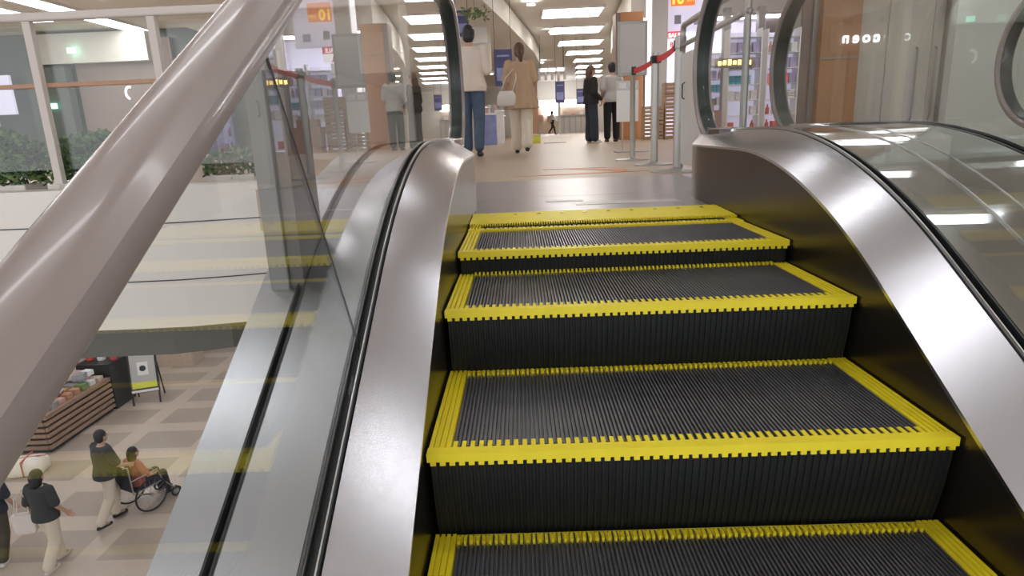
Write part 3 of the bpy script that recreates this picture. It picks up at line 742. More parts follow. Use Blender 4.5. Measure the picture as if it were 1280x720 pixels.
# lit logo on the shop opposite (read mirrored in the right glass)
vx, vz = at(1076, 53, 18.7); vx0 = at(1050, 53, 18.7)[0]; LX = 1.28 - vx; LW = (vx - vx0) * 2
t = thing('shop_sign', 'white lit lowercase shop lettering, seen reversed in the right glass', 'sign', (LX, 18.7, vz))
MB().box(LX - .95, LX + .95, 18.72, 18.80, vz - .25, vz + .55).build('backboard', M['mauve'], t, bevel=.01)
for k, ch_ in enumerate('coen'): text('lettering', ch_, .46, M['litlogo'], t, (-LW * .5 + LW * (k + .5) / 4, -.01, 0), bold=.006)

# banners and hanging things in the hall
def banner(x, y, z0, z1, w, label):
    t = thing('hanging_banner', label, 'banner', (x, y, z0), 0, 'navy hanging banners')
    MB().box(x - w / 2, x + w / 2, y, y + .02, z0, z1).build('sheet', M['navy'], t)
    MB().box(x - w * .38, x + w * .38, y - .006, y, z0 + (z1 - z0) * .15, z0 + (z1 - z0) * .5).build('picture', M['bluepale'], t)
    MB().box(x - w * .35, x + w * .35, y - .006, y, z0 + (z1 - z0) * .8, z0 + (z1 - z0) * .85).build('lettering_bar', M['bluepale'], t)
    for sx_ in (-1, 1): MB().cyl((x + sx_ * w * .45, y + .01, z1), (x + sx_ * w * .45, y + .01, 3.9), .006, n=6).build('cord', M['black'], t)
def hb(px0, px1, py0, py1, d, label): banner((wx(px0, d) + wx(px1, d)) / 2, d - 2.27, wz(px0, py1, d), wz(px0, py0, d), wx(px1, d) - wx(px0, d), label)
hb(576, 592, 13, 46, 13, 'navy hanging banner behind the head of the man in the white shirt')
hb(621, 643, 62, 108, 16, 'large navy hanging banner directly left of the lady in beige')
hb(695, 706.5, 102, 129, 24, 'navy hanging banner in mid-hall right of the lady in beige')
hb(721, 731, 111, 131, 27, 'navy hanging banner beside the person in black')
t = thing('hanging_decoration', 'leafy green branch hanging above the man in the white shirt', 'plant', (wx(600, 12.5), 10.2, wz(600, 17, 12.5)))
m = MB(); c = Vector(t.location)
for k in range(70):
    p = c + Vector((random.uniform(-.28, .22), random.uniform(-.1, .1), random.uniform(-.06, .06) * 1.6)); d = Vector((random.uniform(-1, 1), random.uniform(-1, 1), random.uniform(-1, 1))).normalized() * .11; q = d.orthogonal().normalized() * .025
    m.rings([[p, p + q * .1, p - q * .1], [p + d * .5 + q, p + d * .5 - q, p + d * .5 + q.cross(d).normalized() * .01], [p + d, p + d + q * .1, p + d - q * .1]])
m.build('foliage', M['leaf2'], t); MB().cyl(c + Vector((-.5, 0, .02)), c + Vector((.15, 0, 0)), .012, n=8).build('branch', M['wood'], t)
MB().cyl(c, (c.x, c.y, 3.34), .004, n=6).build('cord', M['black'], t)
# scalloped hanging lamp band
d_ = 26; t = thing('pendant_light', 'dark pendant frame with scalloped edge and white lights, above the far hall', 'light', (wx(692, d_), d_ - 2.27, wz(692, 94, d_)))
x0, x1 = wx(674, d_), wx(709, d_); z0, z1 = wz(692, 91, d_), wz(692, 84, d_); y = d_ - 2.27
MB().box(x0, x1, y, y + .5, z0, z1).build('frame', M['signframe'], t)
for k in range(5):
    xx = x0 + .06 + k * (x1 - x0 - .12) / 4; MB().box(xx - .05, xx + .05, y, y + .04, z0 - .26, z0).build('hanging_tab', M['signframe'], t)
for k in range(3): MB().box(x0 + .1 + k * .33, x0 + .36 + k * .33, y - .02, y, z1 - .14, z1 - .05).build('lamp', M['light'], t)
for xx in (x0 + .1, x1 - .1): MB().cyl((xx, y + .2, z1), (xx, y + .2, 3.9), .012, n=6).build('cord', M['black'], t)
# left hall: white light box, poster, railing, trolleys
t = thing('wall_poster', 'large pale wall poster behind the head of the man in the white shirt', 'poster', (wx(600, 20), 17.7, wz(600, 52, 20)))
MB().box(wx(590, 20), wx(614, 20), 17.7, 17.74, wz(600, 54, 20), wz(600, 22, 20)).build('sheet', M['white'], t)
S('wall_panel_left', 'cream', -5, -1.05, 17.76, 18.2, 2.2, 3.35)
strip(wx(604, 26), 24, .9, .4, 2.55, 'low bright lamp between the man in white and the navy banner', 'light', None)
# shop display on the left of the hall
simple('display_wall', 'greywall', 'grey-beige low partition beyond the man in the white shirt', 'partition', (-6, -1.6, 26, 26.3, 0, 1.2))
t = thing('glass_railing', 'glass railing with slim posts along the left of the far hall', 'railing', (-1.35, 20, 0))
for k in range(9): MB().box(-1.40 + k * .05, -1.36 + k * .05, 15 + k * 2, 15.05 + k * 2, 0, 1.05).build('post', M['steel_post'], t)
R = [[(-1.40 + u * .4, 15 + u * 16, z) for z in (1.05, 1.10)] + [(-1.34 + u * .4, 15 + u * 16, z) for z in (1.10, 1.05)] for u in (0, 1)]
MB().rings(R).build('top_rail', M['steel_post'], t)
R = [[(-1.38 + u * .4, 15 + u * 16, z) for z in (.08, 1.0)] + [(-1.37 + u * .4, 15 + u * 16, z) for z in (1.0, .08)] for u in (0, 1)]
MB().rings(R).build('glass_pane', M['paneglass'], t)
for i, (px, d, w, h, mt, nm) in enumerate(((608, 17, .5, .95, 'bluepale', 'blue and white display bin left of the lady in beige'), (619, 19, .5, 1.1, 'gwhite', 'white display bin left of the lady in beige'), (665.5, 19, .34, 1.3, 'cardboard', 'brown display stand just right of the lady in beige'), (668, 17, .3, .25, 'gyel', 'yellow box on the floor right of the lady in beige'))):
    t = thing('display_bin', nm, 'display', (wx(px, d), d - 2.27, 0)); xx = wx(px, d); yy = d - 2.27
    MB().box(xx - w / 2, xx + w / 2, yy, yy + .4, .0, h * .8).build('bin_body', M[mt], t, bevel=.02)
    MB().box(xx - w / 2 - .02, xx + w / 2 + .02, yy - .02, yy + .42, h * .8, h * .86).build('rim', M['white'], t, bevel=.01)
    for k in range(3): MB().box(xx - w / 2 + .04 + k * w / 3.2, xx - w / 2 + .04 + k * w / 3.2 + w / 4.5, yy + .08, yy + .3, h * .86, h).build('pack', M[['gwhite', 'gpink', 'ggrey'][k]], t)
# far end: lit shop fronts
t = thing('distant_store', 'bright store with blue-white sign at the far end of the hall', 'store', (wx(690, 50), 47.6, 0))
MB().box(wx(672, 50), wx(733, 50), 47.6, 47.8, 2.0, 2.45).build('light_band', M['light'], t)
MB().box(wx(680, 50), wx(697, 50), 47.5, 47.6, 1.35, 1.95).build('sign', M['lightcool'], t)
MB().box(wx(672, 50), wx(733, 50), 47.7, 47.9, 0, 2.0).build('front', M['gbeige'], t)
for k in range(6): MB().box(wx(674 + k * 10, 50), wx(679 + k * 10, 50), 47.5, 47.65, .9, 1.4 + .2 * (k % 2)).build('display', M[['gpink', 'gorange', 'gwhite', 'gbeige', 'redgoods', 'gwhite'][k]], t)
t = thing('glass_railing', 'glass barrier across the far end of the hall, behind the walking child', 'railing', (wx(715, 46), 43.5, 0))
MB().box(wx(697, 46), wx(734, 46), 43.5, 43.52, .1, 1.2).build('glass_pane', M['whitepanel'], t)
for k in range(6): MB().box(wx(698 + k * 7, 46) - .03, wx(698 + k * 7, 46) + .03, 43.45, 43.5, 0, 1.25).build('post', M['steel_post'], t)
MB().box(wx(697, 46), wx(734, 46), 43.42, 43.5, 1.2, 1.27).build('top_rail', M['steel_post'], t)
simple('column', 'white', 'white column behind the walking child', 'pillar', (wx(698, 44), wx(701, 44), 41.9, 42.1, 0, 3.9))
simple('floor_mat', 'darkband', 'grey mat on the floor in front of the walking child', 'mat', (wx(680, 16), wx(708, 16), 14.0, 14.5, .0, .012), .003)

# ------------------------------------------------------------------ lower floor: stall, sign, people
ZG = -6.0
stall = thing('produce_stall', 'wooden slatted stall heaped with packaged goods on the lower floor', 'stall', (-11.6, 11.0, ZG))
for k in range(6): MB().box(-10.62, -10.55, 9.95, 12.15, ZG + .10 + k * .135, ZG + .185 + k * .135).build('front_slat', M['stallwood'], stall, bevel=.01)
for k in range(6): MB().box(-13.2, -10.62, 9.93, 10.0, ZG + .10 + k * .135, ZG + .185 + k * .135).build('end_slat', M['stallwood'], stall, bevel=.01)
MB().box(-13.15, -10.64, 10.02, 12.13, ZG, ZG + .84).build('body', M['blackbox'], stall)
MB().box(-13.2, -10.55, 9.93, 12.15, ZG + .845, ZG + .87).build('table_top', M['stallwood'], stall)
gk = [('packet', 'gwhite', .22, .12, .18, 'box'), ('packet', 'gpink', .2, .1, .2, 'box'), ('packet', 'ggrey', .26, .14, .2, 'box'), ('packet', 'gbeige', .22, .1, .2, 'box'), ('packet', 'ggreen', .22, .14, .2, 'box'), ('packet', 'gorange', .18, .12, .16, 'box')]
cn = {'gwhite': 'white', 'gpink': 'pink', 'ggrey': 'grey', 'gbeige': 'beige', 'ggreen': 'green', 'gorange': 'orange'}
for i in range(10):
    for j in range(8):
        x = -13.0 + i * .25; y = 10.12 + j * .26
        kd = random.choice(gk if (j > 1) else gk[:4]); kd = gk[5] if (i > 5 and 2 < j < 5 and random.random() < .7) else kd
        good(kd, (x + random.uniform(-.01, .01), y, ZG + .871), '%s packet on the slatted stall, on the lower floor' % cn[kd[1]], '%s packets on the stall' % cn[kd[1]], 'packet', random.uniform(-.08, .08))
for i in range(9):
    for j in range(7):
        if random.random() < .45: continue
        kd = random.choice(gk[:4]); good(kd, (-12.86 + i * .25 + random.uniform(-.02, .02), 10.26 + j * .26, ZG + .871 + (.2 if kd[1] != 'x' else 0)), '%s packet heaped on top of other packets on the slatted stall' % cn[kd[1]], 'upper %s packets on the stall' % cn[kd[1]], 'packet', random.uniform(-.3, .3))
# yellow flowers / bag
bx_ = at(70, 495, 11.55)[0]
t = thing('paper_bag', 'lime yellow bag standing among the packets on the stall', 'bag', (bx_, 11.55, ZG + 1.03))
MB().rings([[(bx_ + a * w, 11.55 + b * w * .6, ZG + z) for a, b in ((-1, -1), (1, -1), (1, 1), (-1, 1))] for w, z in ((.17, 1.02), (.2, 1.2), (.16, 1.42), (.19, 1.5))]).build('bag_body', M['gyel'], t, bevel=.02)
MB().tube([(bx_ - .1, 11.5, ZG + 1.48), (bx_ - .06, 11.5, ZG + 1.62), (bx_ + .06, 11.5, ZG + 1.62), (bx_ + .1, 11.5, ZG + 1.48)], .012).build('bag_handle', M['gyel'], t)
bk = thing('display_cabinet', 'black cabinet between the slatted stall and the sign board', 'cabinet', (-10.95, 12.6, ZG))
MB().box(-11.4, -10.55, 12.2, 13.0, ZG, ZG + 1.15).build('cabinet_body', M['blackbox'], bk, bevel=.02)
MB().box(-11.42, -10.53, 12.18, 13.02, ZG + 1.15, ZG + 1.19).build('cabinet_top', M['black'], bk, bevel=.01)
for i in range(3): good(('tub', 'gwhite', .2, .14, .2, 'b') if i == 1 else ('tub', 'redgoods', .16, .2, .16, 'b'), (-11.25 + i * .3, 12.55, ZG + 1.191), ['red tub left on the black cabinet', 'white tub in the middle of the black cabinet top', 'red tub right on the black cabinet'][i], 'tubs on the black cabinet', 'tub')
# A-frame sign
af = thing('sign_board', 'black easel sign with pale poster beside the black cabinet on the lower floor', 'sign', (-9.95, 12.45, ZG), .35)
mx = Matrix.Translation((0, 0, 0)) @ Matrix.Rotation(-.22, 4, 'X')
MB().box(-.33, .33, -.02, .02, .30, 1.35, mx).build('frame', M['black'], af, off=(0, 0, 0), bevel=.008)
MB().box(-.28, .28, -.035, -.02, .42, 1.30, mx).build('poster', M['frost'], af, off=(0, 0, 0))
MB().box(-.28, .28, -.038, -.034, .42, .58, mx).build('poster_stripe', M['gyel'], af, off=(0, 0, 0))
MB().box(-.12, .12, -.038, -.034, .75, 1.08, mx).build('poster_square', M['white'], af, off=(0, 0, 0))
MB().rings([[tuple(mx @ Vector((.075 * math.cos(a), y, .92 + .075 * math.sin(a)))) for a in [2 * PI * k / 20 for k in range(20)]] for y in (-.041, -.037)]).build('poster_disc', M['black'], af, off=(0, 0, 0))
MB().box(-.30, .30, -.045, -.02, .32, .38, mx).build('bottom_ledge', M['white'], af, off=(0, 0, 0))
for x in (-.3, .3):
    MB().box(x - .02, x + .02, -.02, .02, .0, .32, mx).build('leg', M['black'], af, off=(0, 0, 0))
    MB().cyl((x, .25, 1.2), (x, .62, .0), .018).build('leg', M['black'], af, off=(0, 0, 0))
# rear displays on the lower floor
for i, (x, y, w, h, mt, nm) in enumerate(((-13.5, 13.2, 1.6, .9, 'stallwood', 'low brown display table behind the slatted stall'), (-11.0, 15.5, 1.8, 1.1, 'gbeige', 'beige display table with colourful goods behind the black easel sign'), (-8.9, 17.5, 1.8, 1.1, 'blackbox', 'dark display table furthest along the lower floor'))):
    t = thing('display_table', nm, 'table', (x, y, ZG))
    MB().box(x - w / 2, x + w / 2, y - .4, y + .4, ZG + h - .08, ZG + h).build('table_top', M[mt], t, bevel=.01)
    MB().box(x - w / 2 + .05, x + w / 2 - .05, y - .35, y + .35, ZG, ZG + h - .08).build('table_body', M[mt], t)
    for k in range(8): good(random.choice(gk), (x - w / 2 + .12 + k * (w - .2) / 7.5, y - .12 + .2 * (k % 2), ZG + h + .001), 'packet on the %s' % nm, 'packets on display table %d' % (i + 1), 'packet', 0)
S('wall_lower', 'mauve', -30, 10, 19.5, 19.7, -6, -1.1)
# white wrapped parcel crate
pc = thing('wrapped_parcel', 'white wrapped parcel with string on the floor beside the stall corner', 'parcel', (-10.5, 9.2, ZG), .25)
R = []
for z, w, d in ((0, .30, .2), (.04, .34, .24), (.22, .34, .24), (.30, .28, .19), (.33, .16, .1)):
    R.append([(w * (abs(math.cos(a)) ** .5) * (1 if math.cos(a) > 0 else -1) * (1 + .03 * math.sin(7 * a)), d * (abs(math.sin(a)) ** .5) * (1 if math.sin(a) > 0 else -1), z) for a in [2 * PI * k / 32 for k in range(32)]])
MB().rings(R).build('wrapping', M['bag'], pc, off=(0, 0, 0), smooth=True)
m = MB().box(-.012, .012, -.25, .25, .30, .342); m.box(-.012, .012, -.252, -.242, .02, .30); m.box(-.35, .35, -.01, .01, .32, .34)
m.build('string', M['pinkcloth'], pc, off=(0, 0, 0))

# ------------------------------------------------------------------ people
def V(*a): return Vector(a)
def person(label, loc, rot, H, top='cshirt', legs='jeans', hair='hairblack', shoes='shoe', pose='walk', sleeve='long', hairstyle='short', loose=0.0, wide=0.0, vox=.009, lean=0.0, bagkind=None, skirt_top=False, group=None):
    s = H / 1.70
    t = thing('person', label, 'person', loc, rot, group)
    J = dict(pel=V(0, 0, .93), wai=V(0, 0, 1.08), che=V(0, 0, 1.27), nec=V(0, -.01, 1.44), hed=V(0, .015, 1.585))
    J.update(hipL=V(-.09, 0, .90), hipR=V(.09, 0, .90), shL=V(-.175, -.01, 1.385), shR=V(.175, -.01, 1.385))
    if pose == 'walk':
        J.update(knL=V(-.095, .14, .50), anL=V(-.095, .17, .09), knR=V(.09, -.02, .49), anR=V(.09, -.24, .13), elL=V(-.235, -.06, 1.10), haL=V(-.25, .04, .86), elR=V(.235, .0, 1.10), haR=V(.24, .14, .90))
    elif pose == 'stride':
        J.update(knL=V(-.095, .20, .50), anL=V(-.095, .30, .09), knR=V(.09, -.08, .49), anR=V(.09, -.36, .16), elL=V(-.24, -.12, 1.11), haL=V(-.27, -.04, .88), elR=V(.26, .06, 1.12), haR=V(.30, .20, .92))
    elif pose == 'stand':
        J.update(knL=V(-.10, .02, .49), anL=V(-.105, 0, .09), knR=V(.10, .02, .49), anR=V(.105, .03, .09), elL=V(-.22, -.03, 1.10), haL=V(-.20, .12, .90), elR=V(.22, -.03, 1.10), haR=V(.18, .18, .95))
    elif pose == 'phone':
        J.update(knL=V(-.10, .06, .49), anL=V(-.105, .10, .09), knR=V(.09, .0, .49), anR=V(.09, -.10, .10), elL=V(-.23, -.02, 1.12), haL=V(-.14, .20, 1.13), elR=V(.23, .0, 1.12), haR=V(.16, .24, 1.12))
    elif pose == 'push':
        J.update(knL=V(-.10, .16, .50), anL=V(-.10, .10, .10), knR=V(.09, -.05, .50), anR=V(.09, -.28, .14), elL=V(-.26, .12, 1.10), haL=V(-.24, .28, 1.0), elR=V(.26, .08, 1.10), haR=V(.24, .28, 1.0))
    elif pose == 'sit':
        dz = -.40
        J.update(pel=V(0, 0, .93 + dz), wai=V(0, -.02, 1.08 + dz), che=V(0, -.03, 1.27 + dz), nec=V(0, -.02, 1.44 + dz), hed=V(0, .02, 1.58 + dz), hipL=V(-.09, .02, .92 + dz), hipR=V(.09, .02, .92 + dz), shL=V(-.17, -.03, 1.38 + dz), shR=V(.17, -.03, 1.38 + dz),
                 knL=V(-.12, .44, .55), anL=V(-.12, .50, .16), knR=V(.12, .44, .55), anR=V(.12, .50, .16), elL=V(-.25, .06, 1.12 + dz), haL=V(-.14, .28, 1.03 + dz), elR=V(.25, .06, 1.12 + dz), haR=V(.14, .28, 1.03 + dz))
    if lean:
        Rm = Matrix.Rotation(-lean, 3, 'X')
        for k in ('wai', 'che', 'nec', 'hed', 'shL', 'shR', 'elL', 'elR'):
            J[k] = J['pel'] + Rm @ (J[k] - J['pel'])
    for k in J: J[k] = J[k] * s
    def cap(m, a, b, r0, r1): m.capsule(a, b, r0 * s, r1 * s)
    def torso(m, e, z0=None, flare=0):
        P = [(J['pel'] - V(0, 0, .07 * s), .15, .11), (J['pel'], .165, .115), (J['wai'], .135, .10), (J['che'], .165, .12), ((J['shL'] + J['shR']) / 2 - V(0, 0, .0), .17, .10), ((J['shL'] + J['shR']) / 2 + V(0, 0, .045 * s), .10, .07)]
        R = []
        for k, (c, rx, ry) in enumerate(P):
            g = e + (flare * (1 - k / 3) if k < 3 else 0)
            R.append([c + V((rx * s + g) * math.cos(a), (ry * s + g) * math.sin(a), 0) for a in [2 * PI * q / 20 for q in range(20)]])
        m.rings(R)
    b = MB(); torso(b, 0)
    cap(b, J['nec'] - V(0, 0, .03), J['hed'] - V(0, .01, .05), .055, .05)
    h = J['hed']; b.ellip(h, .073 * s, .092 * s, .112 * s); b.ellip(h + V(0, .03, -.055) * s, .055 * s, .062 * s, .06 * s)
    b.capsule(h + V(0, .088, .0) * s, h + V(0, .104, -.025) * s, .010 * s, .014 * s)
    for sg in (-1, 1): b.ellip(h + V(sg * .076, 0, -.01) * s, .010 * s, .018 * s, .030 * s)
    for S_, sg in (('L', -1), ('R', 1)):
        cap(b, J['hip' + S_], J['kn' + S_], .085, .058); cap(b, J['kn' + S_], J['an' + S_], .055, .038)
        cap(b, J['an' + S_], J['an' + S_] + V(0, .13, -.055 if pose != 'x' else 0) * s, .038, .03)
        cap(b, J['sh' + S_], J['el' + S_], .05, .039); cap(b, J['el' + S_], J['ha' + S_], .038, .026)
        # hand: palm, four unequal bent fingers and thumb
        d = (J['ha' + S_] - J['el' + S_]).normalized(); side = V(1, 0, 0) if abs(d.x) < .9 else V(0, 1, 0)
        fw = V(0, 1, 0) if abs(d.y) < .8 else V(0, 0, -1); wv = (fw - d * fw.dot(d)).normalized(); nv = d.cross(wv).normalized() * sg
        w0 = J['ha' + S_]
        for q in (-1.5, -.5, .5, 1.5): b.capsule(w0 + wv * q * .014 * s, w0 + d * .075 * s + wv * q * .019 * s, .014 * s, .012 * s, n=10)
        for q, L_ in ((-1.5, .052), (-.5, .068), (.5, .074), (1.5, .066)):
            k0 = w0 + d * .078 * s + wv * q * .020 * s; k1 = k0 + (d * .85 + nv * .35).normalized() * L_ * .5 * s; k2 = k1 + (d * .5 + nv * .8).normalized() * L_ * .55 * s
            b.capsule(k0, k1, .0092 * s, .0086 * s, n=10); b.capsule(k1, k2, .0086 * s, .0075 * s, n=10)
        t0 = w0 + d * .02 * s + wv * .026 * s; t1 = t0 + (d * .6 + wv * .7 + nv * .2).normalized() * .035 * s; t2 = t1 + (d * .9 + wv * .2 + nv * .35).normalized() * .03 * s
        b.capsule(t0, t1, .012 * s, .010 * s, n=10); b.capsule(t1, t2, .010 * s, .008 * s, n=10)
    b.build('body', M['skin'], t, off=(0, 0, 0), remesh=vox * .8, sm=2)
    e = MB()
    for sg in (-1, 1): e.ellip(h + V(sg * .030, .082, .005) * s, .011 * s, .008 * s, .007 * s, 10, 6)
    e.build('eyes', M['eye'], t, off=(0, 0, 0), smooth=True)
    MB().ellip(h + V(0, .088, -.055) * s, .022 * s, .008 * s, .007 * s, 12, 6).build('lips', M['lip'], t, off=(0, 0, 0), smooth=True)
    # trousers
    m = MB()
    for S_ in 'LR':
        a = J['an' + S_] + (J['kn' + S_] - J['an' + S_]).normalized() * .03 * s
        m.capsule(J['hip' + S_], J['kn' + S_], (.097 + wide * .25) * s, (.070 + wide * .7) * s); m.capsule(J['kn' + S_], a, (.070 + wide * .7) * s, (.055 + wide) * s)
    R = [[c + V(rx * math.cos(a), ry * math.sin(a), 0) for a in [2 * PI * q / 20 for q in range(20)]] for c, rx, ry in ((J['pel'] - V(0, 0, .07 * s), .165 * s, .125 * s), (J['pel'], .18 * s, .128 * s), (J['wai'], .150 * s, .114 * s))]
    m.rings(R); m.build('trousers', M[legs], t, off=(0, 0, 0), remesh=vox, sm=3)
    # top
    m = MB(); torso(m, (.014 + loose) * s, flare=loose * 1.2 * s)
    if skirt_top:
        R = []
        for k in range(9):
            u = k / 8; z = (1.36 - .66 * u) * s; rr = (.158 + .125 * u) * s
            R.append([V(rr * (1 + .10 * u * math.sin(13 * a)) * math.cos(a), rr * .72 * (1 + .10 * u * math.sin(13 * a + .6)) * math.sin(a), z) for a in [2 * PI * q / 60 for q in range(104)]])
        m.rings(R)
    for S_ in 'LR':
        e_ = J['el' + S_]; ha = J['ha' + S_]; sh_ = J['sh' + S_]
        if sleeve == 'long': m.capsule(sh_, e_, (.066 + loose * .4) * s, (.052 + loose * .5) * s); m.capsule(e_, e_ + (ha - e_) * .86, (.052 + loose * .5) * s, (.040 + loose * .3) * s)
        else: m.capsule(sh_, sh_ + (e_ - sh_) * .82, (.068 + loose * .4) * s, (.062 + loose * .6) * s)
    m.build('shirt', M[top], t, off=(0, 0, 0), remesh=vox, sm=3)
    # hair
    m = MB(); m.ellip(h + V(0, -.018, .028) * s, .086 * s, .098 * s, .105 * s); m.ellip(h + V(0, -.04, -.03) * s, .078 * s, .07 * s, .08 * s)
    if hairstyle == 'pony': m.capsule(h + V(0, -.10, -.01) * s, h + V(.02, -.14, -.09) * s, .04 * s, .045 * s); m.capsule(h + V(.02, -.14, -.09) * s, h + V(.03, -.12, -.19) * s, .045 * s, .02 * s)
    if hairstyle == 'long': m.capsule(h + V(0, -.06, -.02) * s, h + V(0, -.09, -.24) * s, .085 * s, .06 * s)
    if hairstyle == 'bob': m.capsule(h + V(0, -.04, .0) * s, h + V(0, -.05, -.09) * s, .092 * s, .085 * s)
    m.build('hair', M[hair], t, off=(0, 0, 0), remesh=vox, sm=2)
    for S_ in 'LR':
        a = J['an' + S_]; m = MB(); z0 = a.z - .06 * s
        m.capsule(V(a.x, a.y - .035 * s, z0 + .0), V(a.x, a.y + .03 * s, z0 + .005), .036 * s, .038 * s); m.capsule(V(a.x, a.y + .03 * s, z0), V(a.x, a.y + .17 * s, z0 - .008 * s), .040 * s, .03 * s)
        m.build('shoe', M[shoes], t, off=(0, 0, 0), remesh=vox, sm=2)
    return t, J, s

ppl = person('man in loose white long-sleeved shirt and blue jeans walking away beside the left newel', (-.95, 7.1, 0), -.12, 1.78, 'cshirt', 'jeans', 'hairblack', 'shoe', 'phone', 'long', 'short', loose=.022, wide=.012)
# white waist panel peeking
lady, J, s = person('lady in loose beige blouse and cream wide trousers with brown ponytail, walking away', (-.25, 7.7, 0), -.05, 1.60, 'blouse', 'creampant', 'hairbrown', 'shoe', 'walk', 'short', 'pony', loose=.02, wide=.035, skirt_top=True)
t = thing('shoulder_bag', 'white bag hanging at the left side of the lady in beige', 'bag', (-.46, 7.56, .70), -.1)
R = [[(w * math.cos(a), .05 * k * math.sin(a), z) for a in [2 * PI * q / 20 for q in range(20)]] for w, k, z in ((.12, .5, 0), (.15, 1, .03), (.14, 1, .15), (.10, .6, .22))]
MB().rings(R).build('bag_body', M['bag'], t, off=(0, 0, 0), smooth=True)
MB().tube([(-.09, 0, .2), (0, .03, .42), (.14, .04, .55), (.15, .02, .40), (.09, 0, .2)], .010).build('strap', M['bag'], t, off=(0, 0, 0), smooth=True)
person('person with dark tied hair in black sweater and navy wide trousers, standing in profile', (1.36, 12.6, 0), -1.2, 1.68, 'blackcloth', 'navycloth', 'hairbrown', 'whiteshoe', 'stand', 'long', 'long', loose=.02, wide=.045)
person('person in pale grey shirt and black trousers, half hidden behind the sign stand', (1.88, 12.95, 0), .1, 1.76, 'greyshirt', 'blackcloth', 'hairblack', 'shoe', 'stand', 'short', 'short', loose=.02, wide=.02)
person('small far person in white top and black leggings striding at the end of the hall', (1.83, 38.5, 0), -1.1, 1.45, 'gwhite', 'blackcloth', 'hairblack', 'shoe', 'stride', 'long', 'bob', vox=.014)
# lower floor
GA = .15
man, Jm, sm_ = person('man in charcoal tee and cream trousers pushing a wheelchair on the lower floor', (-7.60, 7.38, ZG), -.45, 1.72, 'darktee', 'creampant', 'hairblack', 'shoe', 'push', 'short', 'short', loose=.02, wide=.02, lean=.08)
person('person in charcoal tee and long cream trousers with tote bag, lower floor', (-7.80, 6.25, ZG), -.15, 1.66, 'darktee', 'creampant', 'hairblack', 'whiteshoe', 'walk', 'short', 'bob', loose=.02, wide=.03)
person('person in dark clothes cut off by the left edge, on the lower floor', (-8.78, 6.42, ZG), .3, 1.66, 'navycloth', 'olive', 'hairblack', 'whiteshoe', 'walk', 'short', 'short', loose=.02, wide=.02)
tb = thing('tote_bag', 'white tote bag carried by the person in long cream trousers', 'bag', (-8.10, 6.2, ZG + .62), .2)
MB().rings([[(a * w, b * .05 * w / .14, z) for a, b in ((-1, -1), (1, -1), (1, 1), (-1, 1))] for w, z in ((.12, 0), (.15, .05), (.16, .34))]).build('bag_body', M['bag'], tb, off=(0, 0, 0), bevel=.015)
for y in (-.03, .03): MB().tube([(-.1, y, .33), (-.06, y, .6), (.04, y, .72), (.10, y, .6), (.1, y, .33)], .009).build('strap', M['bag'], tb, off=(0, 0, 0))
# wheelchair + rider, heading the same way
ang = -.45; fx, fy = -math.sin(ang), math.cos(ang)
wl = (-7.36, 7.82, ZG)
w = thing('wheelchair', 'dark wheelchair with large spoked wheels on the lower floor', 'wheelchair', wl, ang)
def wheel(x, y, r, name, tr=.016):
    t = MB().rings([[(x + tr * math.cos(b_), y + (r + tr * math.sin(b_)) * math.cos(a), r + .02 + (r + tr * math.sin(b_)) * math.sin(a)) for b_ in [2 * PI * q / 8 for q in range(8)]] for a in [2 * PI * k / 36 for k in range(37)]], caps=False)
    o = t.build(name, M['black'], w, off=(0, 0, 0), smooth=True)
    m = MB()
    for k in range(16 if r > .2 else 6): m.cyl((x, y, r + .02), (x, y + r * math.cos(2 * PI * k / 16), r + .02 + r * math.sin(2 * PI * k / 16)), .003, n=5)
    m.cyl((x - .03, y, r + .02), (x + .03, y, r + .02), .03)
    m.build('spokes', M['steel_post'], o, off=(0, 0, 0))
for sx_ in (-.30, .30): wheel(sx_, .02, .29, 'large_wheel'); wheel(sx_ * .85, .50, .08, 'small_wheel', .018)
MB().box(-.25, .25, -.2, .25, .44, .48).build('seat', M['navycloth'], w, off=(0, 0, 0), bevel=.01)
MB().box(-.25, .25, -.27, -.24, .48, .92).build('backrest', M['navycloth'], w, off=(0, 0, 0), bevel=.01)
m = MB()
for sx_ in (-.26, .26):
    m.tube([(sx_, -.36, 1.0), (sx_, -.28, .98), (sx_, -.26, .45), (sx_, .02, .31)], .013, 8); m.tube([(sx_, -.26, .70), (sx_, .22, .70), (sx_, .28, .45), (sx_, .50, .14)], .012, 8); m.tube([(sx_, -.25, .45), (sx_, .3, .45)], .012, 8)
m.tube([(-.26, .1, .42), (.26, .1, .42)], .012, 8)
m.build('chair_frame', M['steel_post'], w, off=(0, 0, 0), smooth=True)
for sx_ in (-.12, .12): MB().box(sx_ - .08, sx_ + .08, .44, .64, .08, .10).build('footrest', M['black'], w, off=(0, 0, 0), bevel=.005)
person('seated person in dusty red top riding in the wheelchair', wl, ang, 1.55, 'pinkcloth', 'navycloth', 'hairblack', 'shoe', 'sit', 'short', 'bob', loose=.01, wide=.01)
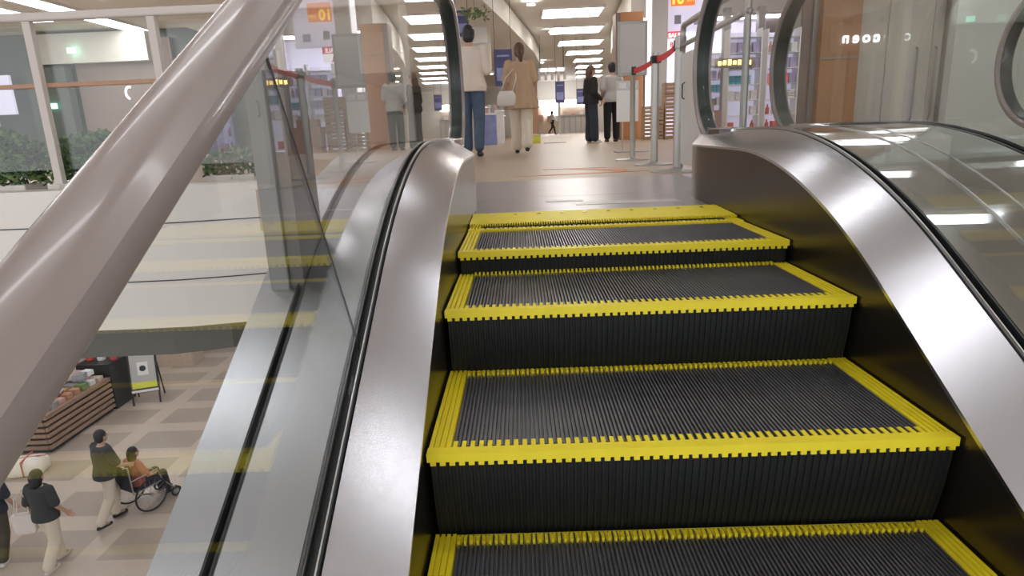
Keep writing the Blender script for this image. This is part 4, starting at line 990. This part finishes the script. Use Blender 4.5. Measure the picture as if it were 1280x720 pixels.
# mannequin
mq = thing('mannequin', 'white shop mannequin in pale jacket and dark trousers beyond the railing', 'mannequin', (-13.85, 14.2, 0))
m = MB(); m.ellip((0, 0, 1.93), .085, .095, .12); m.capsule((0, 0, 1.7), (0, 0, 1.85), .05, .045); m.capsule((-.08, 0, .95), (-.1, 0, .1), .08, .05); m.capsule((.08, 0, .95), (.1, 0, .1), .08, .05); m.capsule((0, 0, 1.0), (0, 0, 1.5), .14, .17)
for sg in (-1, 1): m.capsule((sg * .2, 0, 1.6), (sg * .30, 0, 1.25), .05, .04); m.capsule((sg * .3, 0, 1.25), (sg * .27, .05, .95), .04, .03)
m.build('body', M['white'], mq, off=(0, 0, 0), remesh=.015, sm=3)
m = MB(); m.rings([[(rx * math.cos(a), rx * .7 * math.sin(a), z) for a in [2 * PI * q / 20 for q in range(20)]] for rx, z in ((.26, .95), (.22, 1.2), (.24, 1.5), (.16, 1.68))])
for sg in (-1, 1): m.capsule((sg * .2, 0, 1.6), (sg * .31, 0, 1.25), .075, .065); m.capsule((sg * .31, 0, 1.25), (sg * .28, .04, 1.0), .065, .05)
m.build('jacket', M['gbeige'], mq, off=(0, 0, 0), remesh=.015, sm=3)
m = MB(); m.capsule((-.08, 0, .98), (-.1, 0, .15), .11, .08); m.capsule((.08, 0, .98), (.1, 0, .15), .11, .08); m.build('trousers', M['blackcloth'], mq, off=(0, 0, 0), remesh=.015, sm=3)
MB().cyl((0, 0, 0), (0, 0, .03), .2, n=28).build('base', M['steel_post'], mq, off=(0, 0, 0))

# ------------------------------------------------------------------ camera, world
cam = bpy.data.cameras.new('camera'); co = bpy.data.objects.new('camera', cam); COL.objects.link(co)
Mx = Matrix((R2, U2, -F)).transposed().to_4x4(); Mx.translation = Vector((cx, cy, cz)); co.matrix_world = Mx
cam.sensor_fit = 'HORIZONTAL'; cam.sensor_width = 36; cam.lens = f / 1280 * 36; cam.clip_start = .02; cam.clip_end = 200
sc = bpy.context.scene; sc.camera = co
wd = bpy.data.worlds.new('world'); sc.world = wd; wd.use_nodes = True
bg = wd.node_tree.nodes['Background']; bg.inputs[0].default_value = (.97, .97, 1, 1); bg.inputs[1].default_value = 1.15
sc.view_settings.view_transform = 'Standard'; sc.view_settings.look = 'None'; sc.view_settings.gamma = 1; sc.view_settings.use_curve_mapping = False
sc.view_settings.exposure = .55
